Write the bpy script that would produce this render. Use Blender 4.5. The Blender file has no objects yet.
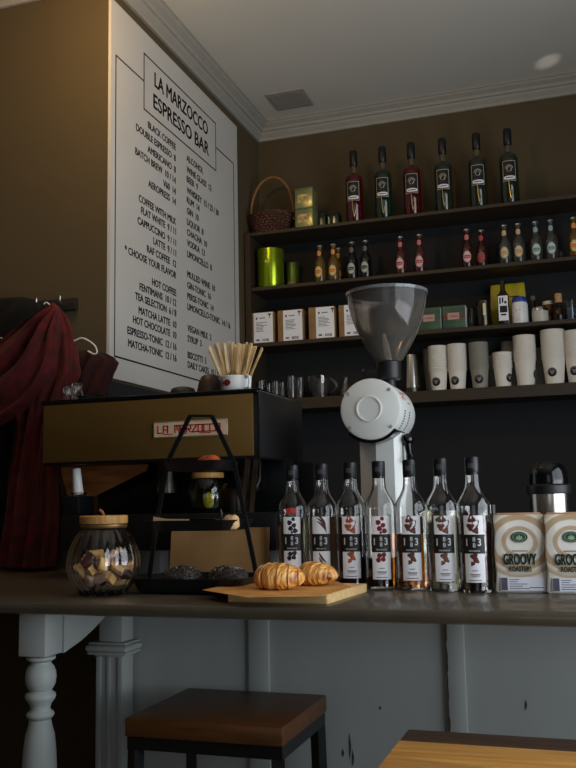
import bpy, bmesh, math, random
from mathutils import Vector, Matrix
random.seed(7)
PI = math.pi
C = bpy.context.scene.collection

# ------------------------------------------------------------------ camera
F = 903.39; H = 1.27
CM = Matrix(((0.94797854, -0.05920538, -0.31278012), (0.31773333, 0.1156341, 0.9411027), (-0.0195503, -0.99152583, 0.12843017)))
cam_d = bpy.data.cameras.new('camera'); cam = bpy.data.objects.new('camera', cam_d); C.objects.link(cam)
cam_d.sensor_width = 36; cam_d.lens = F / 768 * 36; cam_d.clip_start = .02
r_, u_, b_ = CM @ Vector((1, 0, 0)), CM @ Vector((0, -1, 0)), CM @ Vector((0, 0, -1))
cam.matrix_world = Matrix(((r_.x, u_.x, b_.x, 0), (r_.y, u_.y, b_.y, 0), (r_.z, u_.z, b_.z, H), (0, 0, 0, 1)))
bpy.context.scene.camera = cam

def ray(x, y): return CM @ Vector((x - 288, y - 384, F))
def at_y(x, y, Y): r = ray(x, y); return r * (Y / r.y) + Vector((0, 0, H))
def on_z(x, y, z): r = ray(x, y); return r * ((z - H) / r.z) + Vector((0, 0, H))
def at_x(x, y, X): r = ray(x, y); return r * (X / r.x) + Vector((0, 0, H))

# ------------------------------------------------------------------ materials
def lin(c):
    return tuple(((v / 255) / 12.92 if v / 255 <= .04045 else ((v / 255 + .055) / 1.055) ** 2.4) for v in c) + (1,)
MATS = {}
def M(name, rgb, rough=.5, metal=0, trans=0, var=.12, scale=30, bump=0, ior=1.45, coat=0, emit=0, kind='noise', rgb2=None, stretch=(1, 1, 1), sheen=0, rot=(0,0,0), detail=3, spec=.5, alpha=1):
    if name in MATS: return MATS[name]
    m = bpy.data.materials.new(name); m.use_nodes = True
    n, l = m.node_tree.nodes, m.node_tree.links
    p = n['Principled BSDF']
    tc = n.new('ShaderNodeTexCoord'); mp = n.new('ShaderNodeMapping'); mp.inputs['Scale'].default_value = stretch; mp.inputs['Rotation'].default_value = rot
    l.new(tc.outputs['Object'], mp.inputs['Vector'])
    if kind == 'wave':
        t = n.new('ShaderNodeTexWave'); t.inputs['Distortion'].default_value = 6; t.inputs['Detail'].default_value = detail; t.inputs['Detail Scale'].default_value = 1.5
        t.inputs['Scale'].default_value = scale
    elif kind == 'voronoi':
        t = n.new('ShaderNodeTexVoronoi'); t.inputs['Scale'].default_value = scale
    else:
        t = n.new('ShaderNodeTexNoise'); t.inputs['Scale'].default_value = scale; t.inputs['Detail'].default_value = detail
    l.new(mp.outputs['Vector'], t.inputs['Vector'])
    fac = t.outputs[0]
    cr = n.new('ShaderNodeValToRGB'); l.new(fac, cr.inputs['Fac'])
    a = lin(rgb); b = lin(rgb2) if rgb2 else tuple(min(1, v * (1 - var)) for v in a[:3]) + (1,)
    cr.color_ramp.elements[0].position = .3; cr.color_ramp.elements[1].position = .7
    cr.color_ramp.elements[0].color = b; cr.color_ramp.elements[1].color = a
    l.new(cr.outputs['Color'], p.inputs['Base Color'])
    p.inputs['Roughness'].default_value = rough; p.inputs['Metallic'].default_value = metal
    p.inputs['Transmission Weight'].default_value = trans; p.inputs['IOR'].default_value = ior
    p.inputs['Coat Weight'].default_value = coat; p.inputs['Sheen Weight'].default_value = sheen
    p.inputs['Specular IOR Level'].default_value = spec
    if bump:
        bp = n.new('ShaderNodeBump'); bp.inputs['Strength'].default_value = bump; bp.inputs['Distance'].default_value = .004
        l.new(fac, bp.inputs['Height']); l.new(bp.outputs['Normal'], p.inputs['Normal'])
    MATS[name] = m; return m

wall_paint = M('wall_paint_brown', (84, 71, 48), .85, var=.06, scale=6, bump=.05)
wall_slate = M('wall_paint_slate', (32, 32, 34), .8, var=.1, scale=5)
ceil_m = M('ceiling_paint', (206, 202, 192), .9, var=.03, scale=3)
crown_m = M('crown_plaster', (158, 154, 144), .7, var=.06, scale=20)
floor_m = M('floor_boards', (128, 108, 86), .5, kind='wave', scale=2, var=.3, stretch=(1, 8, 1))
dark_wood = M('dark_stained_wood', (60, 48, 34), .55, var=.35, scale=14, stretch=(1, 12, 12), bump=.08)
board_black = M('black_backboard', (20, 20, 21), .7, var=.15)
counter_m = M('counter_top_stone', (80, 73, 62), .32, var=.3, scale=9, stretch=(1, 4, 1), coat=.3, bump=.03)
white_paint = M('white_painted_wood', (168, 174, 172), .55, var=.07, scale=12, stretch=(1, 1, .3), bump=.06)
chip_m = M('chipped_paint', (70, 58, 45), .9)
menu_m = M('menu_foam_board', (196, 192, 185), .6, var=.03, scale=3)
ink = M('black_ink', (22, 18, 30), .6, var=.05)
badge_m = M('badge_enamel', (205, 180, 150), .35, var=.08)
badge_red = M('badge_red', (170, 18, 26), .35, var=.05)
badge_rim = M('badge_rim', (220, 205, 180), .25, metal=.8)
black_metal = M('black_powder_coat', (16, 17, 19), .38, var=.1, scale=60, spec=.5)
black_gloss = M('black_gloss', (9, 9, 11), .15, var=.05)
black_plastic = M('black_plastic', (18, 18, 20), .45, var=.08)
bronze = M('bronze_panel', (122, 94, 48), .42, metal=.55, var=.16, scale=3, stretch=(1, 1, .2))
side_panel_m = M('machine_side_panel', (40, 40, 42), .4, var=.08, metal=.3)
steel = M('brushed_steel', (190, 186, 178), .22, metal=1, var=.1, scale=40, stretch=(1, 1, .05))
dark_steel = M('dark_steel', (90, 86, 80), .3, metal=1, var=.15)
grinder_white = M('grinder_white_enamel', (212, 214, 210), .32, var=.03, coat=.3)
glass = M('clear_glass', (255, 255, 255), .0, trans=1, var=.0, ior=1.45)
glass_tint = M('greenish_glass', (228, 236, 228), .02, trans=1, var=.02, ior=1.45)
hopper_m = M('smoked_hopper_plastic', (190, 186, 180), .06, trans=.93, var=.03, ior=1.3)
seat_wood = M('stool_seat_wood', (98, 60, 27), .4, kind='noise', rgb2=(72, 42, 18), scale=9, stretch=(1, 9, 9), bump=.05, detail=6)
pine = M('pine_table_wood', (222, 166, 88), .4, rgb2=(176, 122, 56), scale=5, stretch=(1.2, 14, 4), bump=.04, detail=6)
walnut = M('walnut_edge', (74, 56, 42), .5, rgb2=(52, 38, 30), scale=10, stretch=(1, 10, 4))
board_wood = M('serving_board_wood', (222, 192, 138), .5, rgb2=(190, 152, 98), scale=8, stretch=(2, 18, 10), detail=5)
bamboo = M('bamboo', (198, 152, 88), .5, rgb2=(160, 112, 58), scale=12, stretch=(10, 1, 1))
oiled_wood = M('oiled_board_wood', (136, 84, 40), .4, rgb2=(92, 52, 24), scale=6, stretch=(1, 10, 8), detail=5)
stick_wood = M('stirrer_birch', (226, 198, 148), .6, rgb2=(180, 144, 92), scale=40, stretch=(6, 6, .4))
kraft = M('kraft_paper', (164, 128, 82), .8, rgb2=(138, 104, 62), scale=10, bump=.2)
parchment = M('brown_parchment', (212, 154, 84), .6, rgb2=(180, 124, 64), scale=14, bump=.15)
croissant_m = M('croissant_crust', (222, 150, 62), .45, rgb2=(150, 78, 22), scale=22, bump=.5, detail=6, coat=.15)
croissant_light = M('croissant_layer', (238, 196, 120), .6, rgb2=(206, 148, 74), scale=40, bump=.3)
white_paper = M('white_label_paper', (240, 239, 242), .6, var=.04)
white_enamel = M('white_enamel', (228, 228, 224), .3, var=.03)
cup_paper = M('white_paper_cup', (232, 226, 214), .6, var=.05, scale=10)
cup_grey_shade = M('grey_and_shaded_cup', (150, 146, 134), .6, var=.08, scale=10)  # grey stack's own tone; on the back stacks, shade painted into the colour
grey_ink = M('grey_ink', (120, 116, 120), .7)
cap_black = M('black_cap', (20, 22, 26), .35, var=.1)
red_cloth = M('red_wool', (92, 10, 8), .9, rgb2=(54, 5, 4), scale=25, bump=.4, sheen=.05)
dkred_cloth = M('dark_red_cloth', (56, 9, 9), .9, rgb2=(38, 6, 6), scale=25, bump=.4, sheen=.05)
black_cloth = M('black_cloth', (13, 13, 14), .95, var=.3, scale=25, bump=.4)
wicker = M('dark_wicker', (94, 54, 36), .6, rgb2=(58, 32, 22), scale=50, bump=.4)
cane = M('cane_handle', (160, 112, 58), .5, rgb2=(118, 78, 38), scale=40, stretch=(1, 1, 6))

# ------------------------------------------------------------------ mesh helpers
def ob(name, bm, mat, parent=None, loc=(0, 0, 0), rotz=0, smooth=40, kind=None, mesh=None):
    if mesh is None:
        mesh = bpy.data.meshes.new(name)
        if isinstance(bm, bmesh.types.BMesh):
            bmesh.ops.recalc_face_normals(bm, faces=bm.faces)
            bm.to_mesh(mesh); bm.free()
        mesh.materials.append(mat)
        if smooth:
            for p in mesh.polygons: p.use_smooth = True
            try: mesh.set_sharp_from_angle(angle=math.radians(smooth))
            except Exception: pass
    o = bpy.data.objects.new(name, mesh); C.objects.link(o)
    o.location = loc; o.rotation_euler = (0, 0, rotz)
    if parent: o.parent = parent
    if kind: o['kind'] = kind
    return o
def thing(name, label, cat, loc=(0, 0, 0), rotz=0, group=None):
    o = bpy.data.objects.new(name, None); C.objects.link(o); o.empty_display_size = .02
    o.location = loc; o.rotation_euler = (0, 0, rotz); o['label'] = label; o['category'] = cat
    if group: o['group'] = group
    return o
def tag(o, label, cat, group=None):
    o['label'] = label; o['category'] = cat
    if group: o['group'] = group
    return o
def struct(name, bm, m, smooth=0): return ob(name, bm, m, kind='structure', smooth=smooth)
def dup(root, loc, rotz=0, label=None, group=None, scale=None):
    r = root.copy(); C.objects.link(r); r.location = loc; r.rotation_euler = (0, 0, rotz)
    if label: r['label'] = label
    if group: r['group'] = group
    if scale: r.scale = scale
    for ch in list(root.children):
        c = ch.copy(); C.objects.link(c); c.parent = r
        for g in ch.children:
            d = g.copy(); C.objects.link(d); d.parent = c
    return r

def B(): return bmesh.new()
def box(bm, x0, x1, y0, y1, z0, z1, bev=0, seg=2):
    r = bmesh.ops.create_cube(bm, size=1)
    for v in r['verts']:
        v.co = Vector((x0 + (v.co.x + .5) * (x1 - x0), y0 + (v.co.y + .5) * (y1 - y0), z0 + (v.co.z + .5) * (z1 - z0)))
    if bev:
        es = list({e for v in r['verts'] for e in v.link_edges})
        bmesh.ops.bevel(bm, geom=es, offset=bev, segments=seg, affect='EDGES', profile=.5)
    return bm
def lathe(bm, prof, n=32, cx=0, cy=0, cz=0, mod=None, close=False):
    """prof: list of (r, z); r=0 ends get capped"""
    rings = []
    for (r, z) in prof:
        if r <= 1e-6: rings.append([bm.verts.new((cx, cy, cz + z))])
        else:
            ring = []
            for i in range(n):
                a = 2 * PI * i / n; rr = r * (mod(a, z) if mod else 1)
                ring.append(bm.verts.new((cx + rr * math.cos(a), cy + rr * math.sin(a), cz + z)))
            rings.append(ring)
    pairs = list(zip(rings[:-1], rings[1:]))
    if close: pairs.append((rings[-1], rings[0]))
    for a, b in pairs:
        if len(a) == 1 and len(b) == 1: continue
        for i in range(n):
            j = (i + 1) % n
            if len(a) == 1: bm.faces.new((a[0], b[j], b[i]))
            elif len(b) == 1: bm.faces.new((a[i], a[j], b[0]))
            else: bm.faces.new((a[i], a[j], b[j], b[i]))
    return bm
def tube(bm, pts, r, n=8, cap=True, flat=1.0):
    pts = [Vector(p) for p in pts]; rings = []
    up = None
    for i, p in enumerate(pts):
        d = (pts[min(i + 1, len(pts) - 1)] - pts[max(i - 1, 0)]).normalized()
        if up is None:
            up = Vector((0, 0, 1)) if abs(d.z) < .9 else Vector((0, 1, 0))
        s = d.cross(up); 
        if s.length < 1e-4: s = d.orthogonal()
        s.normalize(); t = s.cross(d).normalized(); up = t
        rr = r[i] if isinstance(r, (list, tuple)) else r
        rings.append([bm.verts.new(p + s * rr * math.cos(2 * PI * k / n) + t * rr * flat * math.sin(2 * PI * k / n)) for k in range(n)])
    for a, b in zip(rings[:-1], rings[1:]):
        for k in range(n): bm.faces.new((a[k], a[(k + 1) % n], b[(k + 1) % n], b[k]))
    if cap:
        bm.faces.new(rings[0][::-1]); bm.faces.new(rings[-1])
    return bm
def bar(bm, p, q, w, h=None):
    """rectangular bar from p to q"""
    p, q = Vector(p), Vector(q); d = (q - p).normalized(); h = h or w
    s = d.cross(Vector((0, 0, 1)));  s = s if s.length > 1e-3 else Vector((1, 0, 0)); s.normalize(); t = s.cross(d)
    vs = [bm.verts.new(c + s * a * w / 2 + t * b * h / 2) for c in (p, q) for a, b in ((-1, -1), (1, -1), (1, 1), (-1, 1))]
    for f in ((0, 1, 2, 3), (7, 6, 5, 4), (0, 4, 5, 1), (1, 5, 6, 2), (2, 6, 7, 3), (3, 7, 4, 0)): bm.faces.new([vs[i] for i in f])
    return bm
def prism(bm, poly, y0, y1):
    """poly in xz, extruded along y"""
    a = [bm.verts.new((x, y0, z)) for x, z in poly]; b = [bm.verts.new((x, y1, z)) for x, z in poly]
    bm.faces.new(a); bm.faces.new(b[::-1]); n = len(poly)
    for i in range(n): bm.faces.new((a[i], b[i], b[(i + 1) % n], a[(i + 1) % n]))
    return bm
def prism_z(bm, poly, z0, z1):
    a = [bm.verts.new((x, y, z0)) for x, y in poly]; b = [bm.verts.new((x, y, z1)) for x, y in poly]
    bm.faces.new(a[::-1]); bm.faces.new(b); n = len(poly)
    for i in range(n): bm.faces.new((a[i], a[(i + 1) % n], b[(i + 1) % n], b[i]))
    return bm
def blob(bm, c, r, sub=2, jit=.15, sc=(1, 1, 1), rnd=random):
    g = bmesh.ops.create_icosphere(bm, subdivisions=sub, radius=1)
    rot = Matrix.Rotation(rnd.uniform(0, 6), 3, Vector((rnd.random(), rnd.random(), rnd.random() + .1)).normalized())
    for v in g['verts']:
        k = 1 + rnd.uniform(-jit, jit); v.co = rot @ Vector((v.co.x * sc[0] * k, v.co.y * sc[1] * k, v.co.z * sc[2] * k)) * r + Vector(c)
    return bm
def curved_rect(bm, w, z0, z1, R, a0=0, n=10, thick=.0004):
    """patch on a cylinder of radius R, facing -Y"""
    vs = []
    for rr in (R, R + thick):
        for z in (z0, z1):
            vs.append([bm.verts.new((rr * math.sin(a0 + (i / n - .5) * w / R), -rr * math.cos(a0 + (i / n - .5) * w / R), z)) for i in range(n + 1)])
    ib, it, obm, ot = vs
    for i in range(n):
        bm.faces.new((obm[i], obm[i + 1], ot[i + 1], ot[i])); bm.faces.new((ib[i + 1], ib[i], it[i], it[i + 1]))
        bm.faces.new((ib[i], ib[i + 1], obm[i + 1], obm[i])); bm.faces.new((it[i + 1], it[i], ot[i], ot[i + 1]))
    bm.faces.new((ib[0], obm[0], ot[0], it[0])); bm.faces.new((ib[n], it[n], ot[n], obm[n]))
    return bm

def cyl_sup(bm, rx, rz, xc, zc, mp, e=0, p=1.0, n=18):
    """filled (super)ellipse laid on a cylinder as strips"""
    prev = None
    for i in range(n + 1):
        a = PI * i / n; u = -math.cos(a); h_ = rz * abs(math.sin(a)) ** p
        cur = (bm.verts.new(mp(xc + rx * u, zc - h_, e)), bm.verts.new(mp(xc + rx * u, zc + h_, e)))
        if prev: bm.faces.new((prev[0], cur[0], cur[1], prev[1]))
        prev = cur
    bmesh.ops.remove_doubles(bm, verts=bm.verts, dist=1e-7); return bm
def text_verts(s, size=1, ext=.0005, off=0, align='LEFT'):
    cu = bpy.data.curves.new('t', 'FONT'); cu.body = s; cu.size = size; cu.extrude = ext; cu.offset = off; cu.align_x = align; cu.resolution_u = 3
    o = bpy.data.objects.new('t', cu); C.objects.link(o)
    dg = bpy.context.evaluated_depsgraph_get(); dg.update()
    me = bpy.data.meshes.new_from_object(o.evaluated_get(dg))
    vs = [v.co.copy() for v in me.vertices]; fs = [tuple(p.vertices) for p in me.polygons]
    bpy.data.objects.remove(o); bpy.data.curves.remove(cu); bpy.data.meshes.remove(me)
    return vs, fs
def add_text(bm, s, cap, pos, width=None, xs=1, off=0, align='LEFT', ext=.0004, mapf=None, dbl=0):
    """text in local frame: u right, v up, w outwards; cap = capital height; mapf(u,v,w)->co"""
    size = cap / .7
    vs, fs = text_verts(s, size, ext, off, 'LEFT')
    if not vs: return bm
    x0 = min(v.x for v in vs); x1 = max(v.x for v in vs)
    if width: xs = width / (x1 - x0)
    w = (x1 - x0) * xs; sh = {'LEFT': 0, 'RIGHT': -w, 'CENTER': -w / 2}[align]
    for dx, dy in ([(0, 0)] if not dbl else [(-dbl / 2, 0), (dbl / 2, 0), (0, dbl * .35), (0, -dbl * .35)]):
        nv = [bm.verts.new(mapf((v.x - x0) * xs + sh + pos[0] + dx, v.y + pos[1] + dy, v.z)) for v in vs]
        for f in fs:
            try: bm.faces.new([nv[i] for i in f])
            except ValueError: pass
    return bm
def flat_map(y): return lambda u, v, w: (u, y - w, v)
def cyl_map(R): return lambda u, v, w: ((R + w) * math.sin(u / R), -(R + w) * math.cos(u / R), v)

# ------------------------------------------------------------------ room shell
XW, YF, YB, ZC = -1.638, 2.85, 4.49, 3.32          # alcove side wall, coat wall, alcove back wall, ceiling
XL, XR, YN = -3.2, 1.12, -1.6
struct('floor', box(B(), XL - .1, XR + .1, YN - .1, YB + .1, -.1, 0), floor_m)
struct('ceiling', box(B(), XL - .1, XR + .1, YN - .1, YB + .1, ZC, ZC + .1), ceil_m)
struct('wall_left', box(B(), XL - .1, XL, YN, YF, 0, ZC), wall_paint)
struct('wall_front', box(B(), XL, XW, YF, YB + .1, 0, ZC), wall_paint)      # the block whose faces are the coat wall and the menu wall
struct('wall_back', box(B(), XW, XR, YB, YB + .1, 0, ZC), wall_paint)
struct('trim_1', box(B(), XW + .002, XR, YB - .012, YB, 0, 1.72), wall_slate)   # slate painted lower wall lining
struct('trim_2', box(B(), XW, XW + .006, YF + .002, YB - .013, 0, 1.715), wall_slate)
# right wall with window opening, near wall with window opening
WY0, WY1, WZ0, WZ1 = .2, 2.75, .8, 2.7
bm = B()
box(bm, XR, XR + .1, YN, WY0, 0, ZC); box(bm, XR, XR + .1, WY1, YB, 0, ZC); box(bm, XR, XR + .1, WY0, WY1, 0, WZ0); box(bm, XR, XR + .1, WY0, WY1, WZ1, ZC)
struct('wall_right', bm, wall_paint)
NX0, NX1 = -.5, .9
bm = B()
box(bm, XL, NX0, YN - .1, YN, 0, ZC); box(bm, NX1, XR, YN - .1, YN, 0, ZC); box(bm, NX0, NX1, YN - .1, YN, 0, WZ0); box(bm, NX0, NX1, YN - .1, YN, WZ1, ZC)
struct('wall_near', bm, wall_paint)
bm = B()
for y in (WY0, (WY0 + WY1) / 2 - .02, WY1 - .04): box(bm, XR + .02, XR + .07, y, y + .04, WZ0, WZ1)
for z in (WZ0, WZ1 - .04): box(bm, XR + .02, XR + .07, WY0, WY1, z, z + .04)
struct('window_1', bm, white_paint)
bm = B()
for x in (NX0, (NX0 + NX1) / 2 - .02, NX1 - .04): box(bm, x, x + .04, YN - .07, YN - .02, WZ0, WZ1)
for z in (WZ0, WZ1 - .04): box(bm, NX0, NX1, YN - .07, YN - .02, z, z + .04)
struct('window_2', bm, white_paint)

# crown moulding: profile (distance from wall, z)
CP = [(0, ZC - .085), (.012, ZC - .085), (.014, ZC - .07), (.03, ZC - .055), (.034, ZC - .045), (.045, ZC - .042), (.05, ZC - .03), (.072, ZC - .018), (.078, ZC - .01), (.085, ZC - .008), (.085, ZC), (0, ZC)]
def crown(name, path):
    """path of xy points with mitres, wall on the left-hand... offsets given per point"""
    bm = B(); rings = []
    for (x, y, ox, oy) in path: rings.append([bm.verts.new((x + d * ox, y + d * oy, z)) for d, z in CP])
    for a, b in zip(rings[:-1], rings[1:]):
        for i in range(len(CP)): bm.faces.new((a[i], a[(i + 1) % len(CP)], b[(i + 1) % len(CP)], b[i]))
    bm.faces.new(rings[0]); bm.faces.new(rings[-1][::-1])
    struct(name, bm, crown_m, smooth=0)
crown('trim_3', [(XR, YB, 0, -1), (XW, YB, 1, -1)])
crown('trim_4', [(XW, YB, 1, -1), (XW, YF, 1, -1)])
crown('trim_5', [(XW, YF, 1, -1), (XL, YF, 0, -1)])
# ceiling vent
t = thing('ceiling_vent', 'square grey vent cover flush in the ceiling above the wicker basket', 'vent', (-1.36, 4.21, ZC))
bm = B(); box(bm, -.1, .1, -.1, .1, -.006, 0); ob('frame', bm, M('vent_grey', (158, 150, 140), .8), t)
bm = B()
for i in range(9): box(bm, -.085, .085, -.082 + i * .0185, -.072 + i * .0185, -.009, -.006)
ob('grille', bm, M('vent_slat', (142, 134, 126), .8), t)

# ------------------------------------------------------------------ lights: daylight windows, warm pendant, cool ambience, added ceiling fill and glint spot
def area(name, loc, rot, sx, sy, e, col):
    d = bpy.data.lights.new(name, 'AREA'); d.shape = 'RECTANGLE'; d.size = sx; d.size_y = sy; d.energy = e; d.color = col
    o = bpy.data.objects.new(name, d); C.objects.link(o); o.location = loc; o.rotation_euler = rot; return o
area('window_daylight', (XR + .12, (WY0 + WY1) / 2, (WZ0 + WZ1) / 2), (0, PI / 2, 0), WZ1 - WZ0, WY1 - WY0, 52, (.86, .93, 1))
area('window_daylight', ((NX0 + NX1) / 2, YN - .12, (WZ0 + WZ1) / 2), (PI / 2, 0, 0), NX1 - NX0, WZ1 - WZ0, 3, (.9, .95, 1))
area('ceiling_fill', (XR + .35, 1.4, 1.1), (0, PI / 2 + .75, 0), .7, 2.2, 22, (.95, .97, 1))      # added area lamp tilted up through the window to brighten the ceiling
sp_ = bpy.data.lights.new('added_glint_spot', 'SPOT'); sp_.energy = 60; sp_.color = (1, .95, .85); sp_.spot_size = math.radians(3.4); sp_.spot_blend = .9; sp_.shadow_soft_size = .01  # added unseen spot lamp, throws the small bright patch on the ceiling
so_ = bpy.data.objects.new('added_glint_spot', sp_); C.objects.link(so_); so_.location = (.75, 2.9, 1.9); so_.rotation_euler = (Vector((-.082, 4.262, 3.32)) - so_.location).to_track_quat('-Z', 'Y').to_euler()
pd = bpy.data.lights.new('lamp_bulb', 'POINT'); pd.energy = 17; pd.color = (1, .66, .30); pd.shadow_soft_size = .05
po = bpy.data.objects.new('lamp_bulb', pd); C.objects.link(po); po.location = (-1.44, 2.32, 3.06)
w = bpy.data.worlds.new('world'); bpy.context.scene.world = w; w.use_nodes = True
w.node_tree.nodes['Background'].inputs['Color'].default_value = (.75, .87, 1, 1); w.node_tree.nodes['Background'].inputs['Strength'].default_value = .6

# ------------------------------------------------------------------ counter
CT = 1.05; CF = 1.83
t = thing('bar_counter', 'long dark polished bar counter top across the whole picture', 'counter', (0, CF, CT))
bm = B(); prof = [(.02, -.03), (.006, -.026), (0, -.015), (0, -.010), (.004, -.003), (.012, 0), (1.02 - .002, 0), (1.02 - .002, -.03)]
a = [bm.verts.new((-2.5, y, z)) for y, z in prof]; b = [bm.verts.new((1.06, y, z)) for y, z in prof]
bm.faces.new(a); bm.faces.new(b[::-1])
for i in range(len(prof)): bm.faces.new((a[i], b[i], b[(i + 1) % len(prof)], a[(i + 1) % len(prof)]))
ob('counter_top', bm, counter_m, t, smooth=30)
# white panelled base
t = thing('counter_base', 'white painted panelled front of the bar below the dark counter top', 'counter base', (0, 2.27, 0))
bm = B(); box(bm, -1.24, 1.05, .012, .05, 0, CT - .0302); ob('panel', bm, white_paint, t)
for x0, x1 in ((-.879, -.822), (-.362, -.318), (.15, .2)):
    bm = B(); box(bm, x0, x1, 0, .0118, 0, CT - .0302, .003); ob('stile', bm, white_paint, t)
bm = B(); box(bm, -1.24, -1.2, .05, .56, 0, CT - .0302); ob('end_panel', bm, white_paint, t)
for (px, py, s_) in ((350, 746, .03), (353, 758, .02), (526, 705, .012), (343, 753, .01), (380, 708, .005)):
    p = at_y(px, py, 2.281)
    bm = prism(B(), [(p.x - .002, p.z - s_), (p.x + .001, p.z - s_ * .6), (p.x + .003, p.z), (p.x, p.z + s_), (p.x - .002, p.z + s_ * .3)], .0105, .0123); ob('paint_chip', bm, chip_m, t)['label'] = 'dark chip where white paint has flaked'
bm = B(); pc = [(-.3632, 1.0)]; rr_ = random.Random(5)
for k in range(24): pc.append((-.3612 + rr_.uniform(0, .0035), 1.0 - k * .014))
pc.append((-.3632, .66)); prism(bm, pc, -.0006, .004); ob('cracked_seam', bm, chip_m, t)['label'] = 'dark cracked seam along the stile'
# square column with capital
t = thing('square_column', 'white square fluted column with moulded capital behind the turned leg', 'column', (-1.245, 2.235, 0))
bm = B(); box(bm, -.036, .034, -.034, .03, 0, CT - .0302, .003); ob('shaft', bm, white_paint, t)
bm = B()
for x0, x1 in ((-.041, -.026), (.023, .038)): box(bm, x0, x1, -.04, -.0342, 0, .87, .002)
box(bm, -.01, .002, -.039, -.0342, 0, .87, .002)
ob('fluting', bm, white_paint, t)
bm = B()
for k, (o_, z0, z1) in enumerate(((.004, .868, .874), (.018, .874, .882), (.023, .8825, .9), (.016, .9005, .907))):
    box(bm, -.04 - o_, .04 + o_, -.04 - o_, .03, z0, z1, (z1 - z0) * .42, 3)
ob('capital', bm, white_paint, t)
# apron bracket from the leg to the column
tag(ob('apron_bracket', prism(B(), [(0, 0)] * 0 or [(-.03, 1.0197), (.11, 1.0197), (.21, 1.0197), (.21, .985), (.17, .98), (.11, .955), (.05, .935), (-.03, .917)], -.012, .012), white_paint, loc=(-1.245, 1.985, 0), rotz=PI / 2),
    'white curved apron bracket joining the turned leg to the column', 'bracket')
# turned leg
t = thing('turned_leg', 'white turned baluster leg under the left end of the counter', 'table leg', (-1.272, 1.918, 0))
bm = B(); box(bm, -.038, .036, -.038, .036, .918, CT - .0302, .003); ob('block', bm, white_paint, t)
lp = [(.026, .918), (.034, .914), (.034, .908), (.024, .902), (.024, .898), (.031, .890), (.0355, .878), (.0365, .866), (.035, .852), (.030, .842), (.026, .836), (.028, .833),
      (.035, .828), (.036, .822), (.034, .816), (.026, .806), (.023, .796), (.025, .790), (.031, .786), (.033, .780), (.030, .775), (.025, .770), (.028, .755), (.034, .735), (.038, .70), (.040, .66), (.038, .60), (.032, .5), (.026, .40), (.024, .33), (.030, .32), (.030, .30), (.024, .29), (.034, .26), (.038, .22), (.03, .17), (.022, .13), (.03, .12), (.03, .0), (0, 0)]
ob('baluster', lathe(B(), [(0, .918)] + lp, 40), white_paint, t, smooth=50)
ob('peg', lathe(B(), [(0, -.002), (.006, -.002), (.006, .001), (0, .001)], 12), M('peg_brown', (120, 84, 56), .6), t, loc=(.034, -.01, 1.012)).rotation_euler = (0, PI / 2, 0)

# ------------------------------------------------------------------ stool and table
t = thing('bar_stool', 'square bar stool with brown wooden seat and black metal frame', 'stool', (-.83, 2.024, 0))
bm = B(); box(bm, -.185, .185, -.167, .167, .76, .80, .004); ob('seat', bm, seat_wood, t)
bm = B()
for y in (-.16, .14): box(bm, -.182, .182, y, y + .02, .732, .7598)
for x in (-.182, .162): box(bm, x, x + .02, -.1398, .1398, .732, .7598)
ob('frame', bm, black_metal, t)
for sx in (-1, 1):
    for sy in (-1, 1):
        x = sx * .167; y = sy * .146
        bm = B(); bar(bm, (x, y, .7319), (x * 1.06, y * 1.14, 0), .026); ob('leg', bm, black_metal, t)
bm = B()
for sy in (-1, 1): box(bm, -.16, .16, sy * .155 - .008, sy * .155 + .008, .25, .266)
ob('footrest', bm, black_metal, t)
t = thing('wooden_table', 'pale pine table top with dark back edge in the bottom right corner', 'table', (.05, 1.33, 0))
bm = B()
x0, x1, y0, y1 = -.398, .40, -.42, .297
for i in range(6):
    w_ = (y1 - y0) / 6; box(bm, x0, x1, y0 + i * w_, y0 + (i + 1) * w_ - .0008, .822, .85, .0015)
ob('table_top', bm, pine, t)
bm = B(); box(bm, x0, x1, y1 + .0005, y1 + .08, .822, .85, .003); ob('edge_board', bm, walnut, t)['label'] = 'dark edge board along the back of the table'
bm = B()
for sx in (x0 + .06, x1 - .1):
    for sy in (y0 + .05, y1 - .05): bm2 = bm; box(bm2, sx, sx + .04, sy, sy + .04, 0, .8218)
bm.free()
for sx in (x0 + .06, x1 - .1):
    for sy in (y0 + .05, y1 - .05):
        bm = B(); box(bm, sx, sx + .04, sy, sy + .04, 0, .8218); ob('leg', bm, black_metal, t)

# ------------------------------------------------------------------ menu board
MX = -1.626
t = thing('menu_board', 'tall white menu board with black lettering on the side wall', 'menu board', (XW, 3.49, 2.45))
Y0, Y1, Z0, Z1 = 2.853, 4.139, 1.724, 3.185
def mmap(u, v, w): return (MX + w - XW, u - 3.49, v - 2.45)
bm = B(); box(bm, .0005, MX - XW, Y0 - 3.49, Y1 - 3.49, Z0 - 2.45, Z1 - 2.45); ob('board', bm, menu_m, t, smooth=0)
bm = B()
def line(bm, ya, za, yb, zb, w=.0065):
    lo = (min(ya, yb) - w / 2, min(za, zb) - w / 2); hi = (max(ya, yb) + w / 2, max(za, zb) + w / 2)
    box(bm, MX - XW, MX - XW + .0006, lo[0] - 3.49, hi[0] - 3.49, lo[1] - 2.45, hi[1] - 2.45)
line(bm, 2.89, 1.807, 4.085, 1.807); line(bm, 2.89, 1.807, 2.89, 2.969); line(bm, 4.085, 1.807, 4.085, 2.969)
line(bm, 2.89, 2.969, 3.119, 2.969); line(bm, 3.858, 2.969, 4.085, 2.969)
line(bm, 3.119, 2.851, 3.858, 2.851); line(bm, 3.119, 3.089, 3.858, 3.089); line(bm, 3.119, 2.851, 3.119, 3.089); line(bm, 3.858, 2.851, 3.858, 3.089)
ob('border_line', bm, ink, t, smooth=0)
bm = B()
add_text(bm, 'LA MARZOCCO', .062, (3.488, 2.990), width=.55, align='CENTER', dbl=.0045, mapf=mmap)
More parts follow.
